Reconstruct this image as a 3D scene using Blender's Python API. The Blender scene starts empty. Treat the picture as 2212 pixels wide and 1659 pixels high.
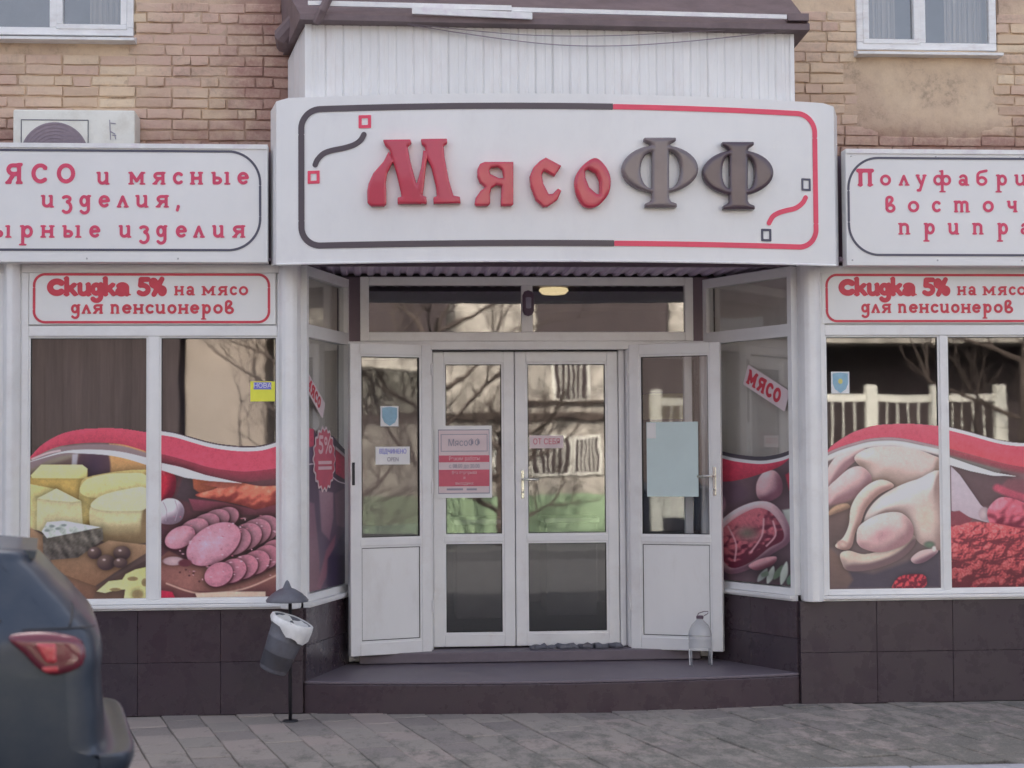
import bpy, math, random
import numpy as np
from mathutils import Vector, Matrix

random.seed(7); rng = np.random.default_rng(7)
D = bpy.data; SC = bpy.context.scene; COL = SC.collection
R = math.radians

# ------------------------------------------------------------------ camera
FPX, W0, H0 = 3660.0, 2212.0, 1659.0          # focal length in pixels of a 2212 x 1659 view
EYE = Vector((0, -12.0, 1.8))
ROT = Matrix.Rotation(R(-4.4), 3, 'Z') @ Matrix.Rotation(R(92.35), 3, 'X') @ Matrix.Rotation(R(-0.38), 3, 'Z')
cam = D.cameras.new('camera'); cam.sensor_width = 36; cam.lens = 36 * FPX / W0
cam.clip_start = 0.1; cam.clip_end = 500
cam.dof.use_dof = True; cam.dof.focus_distance = 12.1; cam.dof.aperture_fstop = 1.6
co = D.objects.new('camera', cam); COL.objects.link(co)
co.matrix_world = Matrix.Translation(EYE) @ ROT.to_4x4()
SC.camera = co

# ------------------------------------------------------------------ daylight: sun behind the shop, the street in its shade
SUN_EL, SUN_AZ = R(41), R(-22)                 # azimuth measured from +Y towards +X
world = D.worlds.new('World'); SC.world = world; world.use_nodes = True
wn = world.node_tree.nodes; wl = world.node_tree.links
bg = wn['Background']; sky = wn.new('ShaderNodeTexSky'); sky.sky_type = 'NISHITA'
sky.sun_disc = False; sky.sun_elevation = SUN_EL; sky.sun_rotation = SUN_AZ
sky.air_density = 0.55; sky.dust_density = 6.0; sky.ozone_density = 0.3
hs = wn.new('ShaderNodeHueSaturation'); hs.inputs['Saturation'].default_value = .52
wl.new(sky.outputs[0], hs.inputs['Color']); wl.new(hs.outputs[0], bg.inputs[0]); bg.inputs[1].default_value = 0.15
sl = D.lights.new('sun', 'SUN'); sl.energy = 2.4; sl.angle = R(0.5); sl.color = (1, .92, .80)
so = D.objects.new('sun', sl); COL.objects.link(so)
sdir = Vector((math.sin(SUN_AZ) * math.cos(SUN_EL), math.cos(SUN_AZ) * math.cos(SUN_EL), math.sin(SUN_EL)))
so.rotation_euler = sdir.to_track_quat('Z', 'Y').to_euler(); so.location = sdir * 40
SC.view_settings.view_transform = 'Standard'; SC.view_settings.look = 'None'
SC.view_settings.exposure = 2.0; SC.view_settings.gamma = 1.0
SC.view_settings.use_curve_mapping = False
SC.cycles.use_denoising = True; SC.cycles.max_bounces = 10; SC.cycles.transparent_max_bounces = 24
SC.cycles.sample_clamp_indirect = 6.0

# ------------------------------------------------------------------ helpers
def at(px, py, Y):
    d = ROT @ Vector(((px - W0 / 2) / FPX, -(py - H0 / 2) / FPX, -1)); t = (Y - EYE.y) / d.y
    return EYE + d * t
def lin(c):
    return tuple((v / 255 / 12.92 if v / 255 <= .04045 else ((v / 255 + .055) / 1.055) ** 2.4) for v in c)
GAIN = 1.9
def P(r, g, b, k=1.0):                          # tone of a thing as it looks in this light -> base colour
    return tuple(min(.86, v * GAIN * k) for v in lin((r, g, b)))

def tag(o, label=None, cat=None, group=None, kind=None):
    if label: o['label'] = label
    if cat: o['category'] = cat
    if group: o['group'] = group
    if kind: o['kind'] = kind
    return o
def empty(name, loc=(0, 0, 0), rz=0, **k):
    o = D.objects.new(name, None); COL.objects.link(o); o.location = loc; o.rotation_euler = (0, 0, rz)
    o.empty_display_size = .1
    return tag(o, **k)
def link(name, me, mat=None, parent=None, **k):
    o = D.objects.new(name, me); COL.objects.link(o)
    if mat is not None and len(me.materials) == 0: me.materials.append(mat)
    if parent is not None: o.parent = parent
    return tag(o, **k)
def mesh(name, v, f, mat=None, parent=None, smooth=False, **k):
    me = D.meshes.new(name); me.from_pydata([tuple(p) for p in v], [], f)
    if smooth: me.shade_smooth()
    me.update()
    return link(name, me, mat, parent, **k)

class MB:
    """collects boxes, tubes and prisms and links them as one mesh"""
    def __init__(s): s.v = []; s.f = []
    def add(s, v, f):
        n = len(s.v); s.v += [tuple(p) for p in v]; s.f += [tuple(i + n for i in q) for q in f]; return s
    def box(s, x0, x1, y0, y1, z0, z1, M=None):
        v = [Vector((x, y, z)) for x in (x0, x1) for y in (y0, y1) for z in (z0, z1)]
        if M is not None: v = [M @ p for p in v]
        return s.add(v, [(0, 1, 3, 2), (4, 6, 7, 5), (0, 4, 5, 1), (2, 3, 7, 6), (0, 2, 6, 4), (1, 5, 7, 3)])
    def prism(s, pts, z0, z1):                  # pts counter-clockwise from above
        n = len(pts); v = [(x, y, z0) for x, y in pts] + [(x, y, z1) for x, y in pts]
        f = [tuple(range(n - 1, -1, -1)), tuple(range(n, 2 * n))] + [(i, (i + 1) % n, n + (i + 1) % n, n + i) for i in range(n)]
        return s.add(v, f)
    def tube(s, pts, r, n=8, close=True):
        pts = [Vector(p) for p in pts]; rs = r if isinstance(r, (list, tuple)) else [r] * len(pts)
        v = []; f = []; up = None
        for i, p in enumerate(pts):
            t = (pts[min(i + 1, len(pts) - 1)] - pts[max(i - 1, 0)]).normalized()
            if up is None: up = t.orthogonal().normalized()
            up = (up - t * up.dot(t)).normalized(); b = t.cross(up)
            for k in range(n):
                a = 2 * math.pi * k / n; v.append(p + (up * math.cos(a) + b * math.sin(a)) * rs[i])
        for i in range(len(pts) - 1):
            for k in range(n):
                f.append((i * n + k, i * n + (k + 1) % n, (i + 1) * n + (k + 1) % n, (i + 1) * n + k))
        if close:
            f.append(tuple(range(n - 1, -1, -1))); f.append(tuple((len(pts) - 1) * n + k for k in range(n)))
        return s.add(v, f)
    def lathe(s, prof, n=32, M=None, c=(0, 0)):
        v = []; f = []
        for r, z in prof:
            for k in range(n):
                a = 2 * math.pi * k / n; v.append(Vector((c[0] + r * math.cos(a), c[1] + r * math.sin(a), z)))
        if M is not None: v = [M @ p for p in v]
        for i in range(len(prof) - 1):
            for k in range(n): f.append((i * n + k, i * n + (k + 1) % n, (i + 1) * n + (k + 1) % n, (i + 1) * n + k))
        return s.add(v, f)
    def build(s, name, mat, parent=None, bevel=0, smooth=False, seg=2, **k):
        o = mesh(name, s.v, s.f, mat, parent, smooth, **k)
        if bevel:
            m = o.modifiers.new('bevel', 'BEVEL'); m.width = bevel; m.segments = seg; m.limit_method = 'ANGLE'; m.angle_limit = R(35)
        return o

# ------------------------------------------------------------------ materials
def nodes(name):
    m = D.materials.new(name); m.use_nodes = True; nt = m.node_tree
    return m, nt, nt.nodes, nt.links, nt.nodes['Principled BSDF']
def ramp(N, L, fac, stops):
    r = N.new('ShaderNodeValToRGB'); L.new(fac, r.inputs[0]); e = r.color_ramp.elements
    while len(e) < len(stops): e.new(.5)
    for q, (p, c) in zip(e, stops): q.position = p; q.color = (*c, 1) if len(c) == 3 else c
    return r.outputs[0]
def noise(N, L, scale, detail=4, rough=.6, coord=None, stretch=None, dist=0):
    n = N.new('ShaderNodeTexNoise'); n.inputs['Scale'].default_value = scale; n.inputs['Detail'].default_value = detail
    n.inputs['Roughness'].default_value = rough; n.inputs['Distortion'].default_value = dist
    g = N.new('ShaderNodeNewGeometry').outputs['Position'] if coord is None else coord
    if stretch:
        mp = N.new('ShaderNodeMapping'); mp.inputs['Scale'].default_value = stretch; L.new(g, mp.inputs[0]); g = mp.outputs[0]
    L.new(g, n.inputs['Vector']); return n.outputs[0]
def mixc(N, L, fac, a, b, mode='MIX'):
    m = N.new('ShaderNodeMix'); m.data_type = 'RGBA'; m.blend_type = mode
    for s_, v in ((0, fac), (6, a), (7, b)):
        if hasattr(v, 'node'): L.new(v, m.inputs[s_])
        elif s_ == 0: m.inputs[0].default_value = v
        else: m.inputs[s_].default_value = (*v, 1)
    return m.outputs[2]
def bump(N, L, h, B, strength=.3, dist=.01):
    b = N.new('ShaderNodeBump'); b.inputs['Strength'].default_value = strength; b.inputs['Distance'].default_value = dist
    L.new(h, b.inputs['Height']); L.new(b.outputs[0], B.inputs['Normal'])
def simple(name, c, rough=.5, var=.12, scale=6, bmp=0, bscale=40, metal=0, coat=0, stretch=None, dirt=None, dirt_at=(.5, .75), spec=.5):
    m, nt, N, L, B = nodes(name)
    n = noise(N, L, scale, 5, .65, stretch=stretch)
    lo = tuple(v * (1 - var) for v in c); hi = tuple(min(1, v * (1 + var)) for v in c)
    out = ramp(N, L, n, [(.3, lo), (.7, hi)])
    if dirt:
        d = noise(N, L, scale * .7 + 1.3, 8, .75, stretch=stretch)
        out = mixc(N, L, ramp(N, L, d, [(dirt_at[0], (0, 0, 0)), (dirt_at[1], (.6, .6, .6))]), out, dirt)
    L.new(out, B.inputs['Base Color']); B.inputs['Roughness'].default_value = rough
    B.inputs['Metallic'].default_value = metal; B.inputs['Coat Weight'].default_value = coat
    B.inputs['Specular IOR Level'].default_value = spec
    if bmp: bump(N, L, noise(N, L, bscale, 4), B, bmp, .004)
    return m

M = {}
M['upvc'] = simple('white_plastic_profile', P(186, 182, 180), .38, .05, 2.2, dirt=P(156, 148, 144), dirt_at=(.52, .9))
M['upvc_old'] = simple('weathered_window_plastic', P(186, 182, 184), .42, .06, 5, dirt=P(140, 128, 126), dirt_at=(.5, .8), stretch=(1, 1, 3))
M['door_panel'] = simple('door_panel_plastic', P(182, 182, 182), .4, .04, 1.5, dirt=P(150, 144, 138), dirt_at=(.5, .9), stretch=(1, 1, .35))
M['sign'] = simple('sign_board_white', P(190, 190, 198), .35, .035, 1.6, dirt=P(165, 163, 165), dirt_at=(.5, .9), stretch=(1, 1, .5))
M['sign2'] = simple('banner_white', P(184, 187, 200), .5, .04, 1.1)
M['disc'] = simple('discount_board_cream', P(184, 182, 178), .5, .03, 2)
M['siding'] = simple('balcony_siding', P(192, 192, 198), .45, .05, 4, dirt=P(168, 160, 158), dirt_at=(.5, .8), stretch=(2, 2, .4))
M['red'] = simple('sign_red_acrylic', P(148, 40, 58), .2, .10, 3, coat=.5)
M['redline'] = simple('red_vinyl', P(180, 58, 80), .4, .05, 5)
M['pinktext'] = simple('faded_red_vinyl', P(166, 56, 82), .5, .08, 8)
M['disctext'] = simple('brick_red_vinyl', P(160, 50, 62), .5, .08, 8)
M['greyline'] = simple('grey_vinyl', P(66, 58, 63), .4, .05, 5)
M['darkline'] = simple('slate_vinyl', P(60, 60, 74), .4, .05, 5)
M['phi1'] = simple('grey_acrylic', P(86, 77, 80), .2, .12, 3, coat=.4)
M['phi2'] = simple('dark_grey_acrylic', P(62, 50, 57), .2, .15, 3, coat=.4)
M['black'] = simple('black_plastic', (.025, .024, .03), .45, .2, 9)
M['rubber'] = simple('rubber', (.02, .02, .02), .8, .2, 9)
M['metal'] = simple('brass_handle', P(196, 190, 172), .25, .08, 20, metal=.85)
M['steel'] = simple('steel_cap', (.5, .5, .52), .3, .08, 20, metal=1)
M['maroon'] = simple('dark_maroon_panel', P(76, 62, 72), .45, .08, 5)
M['roof'] = simple('dark_roof_edge', P(88, 76, 78), .6, .2, 6, bmp=.3)
M['flash'] = simple('galvanised_flashing', P(205, 195, 208), .4, .08, 6, dirt=P(160, 145, 160))
M['soffit'] = simple('corrugated_soffit', P(170, 156, 174), .45, .08, 4)
M['plate'] = simple('ac_plastic', P(176, 176, 170), .45, .05, 4, dirt=P(150, 145, 135))
M['grille'] = simple('ac_grille', P(110, 100, 108), .6, .1, 30)
M['binpaint'] = simple('dark_grey_bin_paint', P(78, 79, 86), .45, .2, 7, bmp=.25, dirt=P(70, 60, 60))
M['bag'] = simple('white_bin_liner', P(190, 192, 205), .35, .08, 20, bmp=.6, bscale=30)
M['paper'] = simple('paper_white', P(180, 182, 190), .6, .03, 4)
M['paper_green'] = simple('pale_poster_back', P(158, 172, 172), .5, .03, 4)
M['paper_pink'] = simple('sticker_pinkish', P(172, 158, 160), .5, .03, 4)
M['blue_ink'] = simple('blue_ink', P(95, 95, 165), .5, .05, 4)
M['grey_ink'] = simple('grey_ink', P(120, 116, 128), .5, .05, 4)
M['pink_ink'] = simple('pink_ink', P(190, 150, 155), .5, .05, 4)
M['yellow'] = simple('yellow_sticker', P(190, 180, 60), .5, .05, 4)
M['crest'] = simple('crest_blue', P(112, 142, 158), .5, .1, 30)
M['crestgold'] = simple('crest_gold', P(165, 160, 95), .5, .1, 30)
M['platered'] = simple('plate_red', P(160, 72, 88), .4, .06, 10)
M['cable'] = simple('grey_cable', P(120, 112, 122), .6, .1, 10)
M['room'] = simple('interior_wall', (.20, .18, .19), .8, .15, 2)
M['room_floor'] = simple('interior_floor', (.05, .045, .05), .4, .2, 4)
M['backing'] = simple('pale_backing', (.78, .71, .64), .8, .08, 2)
M['curtain'] = simple('brown_curtain', (.07, .05, .056), .8, .3, 9, stretch=(6, 6, .3))
M['blind'] = simple('beige_blind', (.34, .28, .24), .8, .10, 2)
M['yellowbox'] = simple('yellow_box', (.62, .58, .24), .6, .1, 5)
M['wood'] = simple('brown_wood', (.13, .075, .05), .5, .3, 8, stretch=(1, 1, .2))

def plinth_mat():
    m, nt, N, L, B = nodes('polished_dark_tile')
    oi = N.new('ShaderNodeObjectInfo').outputs['Random']
    base = ramp(N, L, oi, [(0, (.062, .047, .062)), (.5, (.074, .047, .060)), (1, (.068, .052, .066))])
    n = noise(N, L, 3, 6, .7); sp = noise(N, L, 90, 2, .5)
    c = mixc(N, L, ramp(N, L, n, [(.35, (0, 0, 0)), (.7, (.5, .5, .5))]), base, (.080, .066, .070))
    c = mixc(N, L, ramp(N, L, sp, [(.62, (0, 0, 0)), (.72, (.35, .35, .35))]), c, (.11, .10, .11))
    L.new(c, B.inputs['Base Color']); B.inputs['Roughness'].default_value = .22
    L.new(ramp(N, L, noise(N, L, 5, 6, .7), [(.3, (.16,) * 3), (.8, (.5,) * 3)]), B.inputs['Roughness'])
    bump(N, L, noise(N, L, 1.2, 2), B, .12, .01); return m
M['plinth'] = plinth_mat()

def stain(N, L):
    g = N.new('ShaderNodeNewGeometry'); sx = N.new('ShaderNodeSeparateXYZ'); L.new(g.outputs['Position'], sx.inputs[0])
    def mth(op, a, b=None):
        m = N.new('ShaderNodeMath'); m.operation = op; m.use_clamp = False
        for i, v in enumerate((a, b)):
            if v is None: continue
            if hasattr(v, 'node'): L.new(v, m.inputs[i])
            else: m.inputs[i].default_value = v
        return m.outputs[0]
    a = mth('SUBTRACT', .55, mth('ABSOLUTE', mth('ADD', sx.outputs[0], .55)))
    b = mth('SUBTRACT', .22, mth('SUBTRACT', sx.outputs[2], 3.98))
    b = mth('MULTIPLY', b, 1.6)
    m = mth('ADD', mth('MAXIMUM', a, b), mth('MULTIPLY', noise(N, L, 4, 6, .7), 1.1))
    return ramp(N, L, m, [(.44, (0, 0, 0)), (.80, (.85, .85, .85))])
def brick_mat():
    m, nt, N, L, B = nodes('weathered_brick')
    oi = N.new('ShaderNodeObjectInfo').outputs['Random']
    base = ramp(N, L, oi, [(0, (.56, .39, .29)), (.3, (.80, .62, .44)), (.55, (.66, .46, .37)), (.8, (.74, .57, .42)), (1, (.84, .68, .49))])
    big = noise(N, L, .9, 4, .6)
    c = mixc(N, L, ramp(N, L, big, [(.46, (0, 0, 0)), (.62, (.6, .6, .6))]), base, (.62, .40, .34))
    c = mixc(N, L, stain(N, L), c, (.36, .18, .16))
    c = mixc(N, L, ramp(N, L, noise(N, L, 2.6, 9, .8, dist=.6), [(.54, (0, 0, 0)), (.68, (.6, .6, .6))]), c, (.26, .19, .155))
    ln = noise(N, L, 9, 8, .75)
    c = mixc(N, L, ramp(N, L, ln, [(.52, (0, 0, 0)), (.74, (.5, .5, .5))]), c, (.36, .25, .19))
    fn = noise(N, L, 45, 5, .7)
    c = mixc(N, L, ramp(N, L, fn, [(.35, (0, 0, 0)), (.75, (.4, .4, .4))]), c, (.68, .55, .41))
    L.new(c, B.inputs['Base Color']); B.inputs['Roughness'].default_value = .9
    bump(N, L, noise(N, L, 60, 6, .7), B, .6, .006); return m
M['brick'] = brick_mat()
def mortar_mat():
    m, nt, N, L, B = nodes('lime_mortar')
    n = noise(N, L, 4, 8, .75); n2 = noise(N, L, .9, 3, .6)
    c = ramp(N, L, n, [(.3, (.36, .26, .19)), (.46, (.70, .54, .39)), (.75, (.84, .67, .48))])
    c = mixc(N, L, ramp(N, L, n2, [(.42, (0, 0, 0)), (.62, (.5, .5, .5))]), c, (.46, .31, .25))
    c = mixc(N, L, stain(N, L), c, (.30, .16, .14))
    L.new(c, B.inputs['Base Color']); B.inputs['Roughness'].default_value = .95
    bump(N, L, noise(N, L, 70, 6, .7), B, .7, .006); return m
M['mortar'] = mortar_mat()
def paving_mat():
    m, nt, N, L, B = nodes('worn_paving')
    oi = N.new('ShaderNodeObjectInfo').outputs['Random']
    base = ramp(N, L, oi, [(0, P(100, 94, 92)), (.5, P(112, 107, 102)), (1, P(122, 112, 108))])
    g = N.new('ShaderNodeNewGeometry'); sx = N.new('ShaderNodeSeparateXYZ'); L.new(g.outputs['Position'], sx.inputs[0])
    n = noise(N, L, 7, 8, .75, stretch=(1, .45, 1))
    m1 = N.new('ShaderNodeMath'); m1.operation = 'MULTIPLY_ADD'; L.new(sx.outputs[0], m1.inputs[0]); m1.inputs[1].default_value = .03; L.new(n, m1.inputs[2])
    m2 = N.new('ShaderNodeMath'); m2.operation = 'MULTIPLY_ADD'; L.new(sx.outputs[1], m2.inputs[0]); m2.inputs[1].default_value = -.06; L.new(m1.outputs[0], m2.inputs[2])
    c = mixc(N, L, ramp(N, L, m2.outputs[0], [(.58, (0, 0, 0)), (.72, (.85, .85, .85))]), base, P(74, 74, 70))
    f = noise(N, L, 60, 5, .7)
    c = mixc(N, L, ramp(N, L, f, [(.45, (0, 0, 0)), (.8, (.5, .5, .5))]), c, P(132, 126, 122))
    L.new(c, B.inputs['Base Color']); B.inputs['Roughness'].default_value = .85
    bump(N, L, noise(N, L, 40, 6, .7), B, .6, .008); return m
M['paving'] = paving_mat()
M['joint'] = simple('sandy_joint', P(70, 68, 68), .95, .2, 20, bmp=.5)
M['asphalt'] = simple('asphalt', (.05, .05, .055), .9, .25, 12, bmp=.8, bscale=120)
M['step'] = simple('stone_step', P(84, 77, 84), .5, .1, 4, bmp=.1, dirt=P(70, 64, 72))
M['kerb'] = simple('concrete_kerb', P(128, 128, 134), .85, .2, 10, bmp=.5)

def glass_mat(name, ior=2.4, tint=(.80, .82, .82), rough=.0, wave=.02, ws=3.0, milky=0):
    m, nt, N, L, B = nodes(name); N.remove(B); out = N['Material Output']
    t = N.new('ShaderNodeBsdfTransparent'); t.inputs[0].default_value = (*tint, 1)
    g = N.new('ShaderNodeBsdfGlossy'); g.inputs['Roughness'].default_value = rough
    f0 = ((ior - 1) / (ior + 1)) ** 2
    lw = N.new('ShaderNodeLayerWeight'); lw.inputs[0].default_value = .5
    pw = N.new('ShaderNodeMath'); pw.operation = 'POWER'; L.new(lw.outputs['Facing'], pw.inputs[0]); pw.inputs[1].default_value = 5
    fr = N.new('ShaderNodeMath'); fr.operation = 'MULTIPLY_ADD'; L.new(pw.outputs[0], fr.inputs[0]); fr.inputs[1].default_value = (1 - f0) * .7; fr.inputs[2].default_value = f0
    b = N.new('ShaderNodeBump'); b.inputs['Strength'].default_value = wave; b.inputs['Distance'].default_value = .02
    L.new(noise(N, L, ws, 2, .5), b.inputs['Height']); L.new(b.outputs[0], g.inputs['Normal'])
    mx = N.new('ShaderNodeMixShader'); L.new(fr.outputs[0], mx.inputs[0]); L.new(t.outputs[0], mx.inputs[1]); L.new(g.outputs[0], mx.inputs[2])
    if milky:
        df = N.new('ShaderNodeBsdfDiffuse'); df.inputs[0].default_value = (.75, .76, .78, 1); m2 = N.new('ShaderNodeMixShader'); m2.inputs[0].default_value = milky
        L.new(mx.outputs[0], m2.inputs[1]); L.new(df.outputs[0], m2.inputs[2]); mx = m2
    L.new(mx.outputs[0], out.inputs[0]); return m
M['glass'] = glass_mat('window_glass', 2.1, (.96, .97, .97), wave=.02, ws=1.6)
M['glass_door'] = glass_mat('door_glass', 2.6, (.93, .94, .95), wave=.024, ws=2.6)
M['bottle'] = glass_mat('clear_bottle_plastic', 1.7, (.86, .87, .88), rough=.10, wave=.5, ws=30, milky=.26)

def print_mat():
    m, nt, N, L, B = nodes('printed_film')
    a = N.new('ShaderNodeAttribute'); a.attribute_name = 'Col'
    L.new(a.outputs[0], B.inputs['Base Color']); B.inputs['Roughness'].default_value = .3
    B.inputs['Specular IOR Level'].default_value = .4; return m
M['print'] = print_mat()
def car_mat():
    m, nt, N, L, B = nodes('hazed_blue_car_paint')
    n = noise(N, L, 4, 6, .7)
    L.new(ramp(N, L, n, [(.35, (.036, .052, .082)), (.7, (.062, .074, .098))]), B.inputs['Base Color'])  # tones raised so that the haze sits in the paint colour
    B.inputs['Metallic'].default_value = .35; B.inputs['Roughness'].default_value = .42; B.inputs['Coat Weight'].default_value = .45
    B.inputs['Coat Roughness'].default_value = .18; return m
M['carpaint'] = car_mat()
M['carglass'] = simple('dark_car_glass', (.02, .026, .045), .06, .1, 4, coat=1)
M['cartrim'] = simple('grey_bumper_plastic', (.06, .065, .08), .6, .1, 8)
M['taillens'] = simple('red_tail_lens', (.16, .02, .04), .12, .15, 8, coat=1)
M['tailbright'] = simple('bright_red_reflector', (.55, .045, .07), .2, .2, 30, coat=1)

# ------------------------------------------------------------------ 2-D shapes -> meshes
def seg_d(X, Z, pts):
    d = np.full(X.shape, 1e9)
    for (x0, z0), (x1, z1) in zip(pts[:-1], pts[1:]):
        dx, dz = x1 - x0, z1 - z0; q = dx * dx + dz * dz + 1e-12
        t = np.clip(((X - x0) * dx + (Z - z0) * dz) / q, 0, 1)
        d = np.minimum(d, (X - x0 - t * dx) ** 2 + (Z - z0 - t * dz) ** 2)
    return np.sqrt(d)
def poly_d(X, Z, pts):
    p = list(pts) + [pts[0]]; d = seg_d(X, Z, p); ins = np.zeros(X.shape, bool)
    for (x0, z0), (x1, z1) in zip(p[:-1], p[1:]):
        if z0 == z1: continue
        c = ((z0 > Z) != (z1 > Z)) & (X < (x1 - x0) * (Z - z0) / (z1 - z0) + x0); ins ^= c
    return np.where(ins, -d, d)
def rr_d(X, Z, x0, x1, z0, z1, r):              # rounded rectangle
    qx = np.abs(X - (x0 + x1) / 2) - (x1 - x0) / 2 + r; qz = np.abs(Z - (z0 + z1) / 2) - (z1 - z0) / 2 + r
    return np.hypot(np.maximum(qx, 0), np.maximum(qz, 0)) + np.minimum(np.maximum(qx, qz), 0) - r
def ell_d(X, Z, cx, cz, rx, rz):
    k = np.hypot((X - cx) / rx, (Z - cz) / rz); return (k - 1) * min(rx, rz)
def crom(pts, n=6, closed=True):
    p = [np.array(q, float) for q in pts]; out = []; N_ = len(p)
    for i in range(N_ if closed else N_ - 1):
        a, b, c, d = (p[(i - 1) % N_], p[i], p[(i + 1) % N_], p[(i + 2) % N_]) if closed else (p[max(i - 1, 0)], p[i], p[i + 1], p[min(i + 2, N_ - 1)])
        for k in range(n):
            t = k / n; out.append(tuple(.5 * ((2 * b) + (c - a) * t + (2 * a - 5 * b + 4 * c - d) * t * t + (3 * b - a - 3 * c + d) * t ** 3)))
    if not closed: out.append(tuple(p[-1]))
    return out

def shape(parts, name, mat, parent, to3d, depth=0.0, pillow=None, smooth=False, **kw):
    """parts = [(sdf function, x0, x1, z0, z1, cell)]; marching squares; to3d(x, z, out) -> point, out = height over the face"""
    V = []; F = []
    for fn, x0, x1, z0, z1, cell in parts:
        xs = np.arange(x0 - cell, x1 + 2 * cell, cell); zs = np.arange(z0 - cell, z1 + 2 * cell, cell)
        X, Z = np.meshgrid(xs, zs, indexing='ij'); S = fn(X, Z); S = np.where(np.abs(S) < cell * 1e-3, cell * 1e-3, S)
        ids = {}; back = {}
        def vert(x, z, s, key):
            if key in ids: return ids[key]
            h = depth + (pillow(-s) if pillow is not None else 0)
            V.append(tuple(to3d(x, z, h))); ids[key] = len(V) - 1; return ids[key]
        def bvert(i):
            return back[i]
        bpos = {}
        I, J = np.nonzero((S[:-1, :-1] < 0) | (S[1:, :-1] < 0) | (S[:-1, 1:] < 0) | (S[1:, 1:] < 0))
        for i, j in zip(I.tolist(), J.tolist()):
            cs = [(i, j), (i + 1, j), (i + 1, j + 1), (i, j + 1)]; pol = []; cut = []
            for a, b in zip(cs, cs[1:] + cs[:1]):
                sa, sb = S[a], S[b]
                if sa < 0: pol.append(vert(xs[a[0]], zs[a[1]], sa, a))
                if (sa < 0) != (sb < 0):
                    t = sa / (sa - sb); x = xs[a[0]] + (xs[b[0]] - xs[a[0]]) * t; z = zs[a[1]] + (zs[b[1]] - zs[a[1]]) * t
                    key = (min(a, b), max(a, b)); q = vert(x, z, 0, key); bpos[q] = (x, z); pol.append(q); cut.append((q, sa < 0))
            if len(pol) >= 3: F.append(tuple(pol))
            if depth and len(cut) == 2:
                (q0, in0), (q1, in1) = cut
                a_, b_ = (q0, q1) if in0 else (q1, q0)      # leaving -> entering along the cell border
                for q in (a_, b_):
                    if q not in back: V.append(tuple(to3d(*bpos[q], 0))); back[q] = len(V) - 1
                F.append((b_, a_, back[a_], back[b_]))
    return mesh(name, V, F, mat, parent, smooth, **kw)

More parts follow.
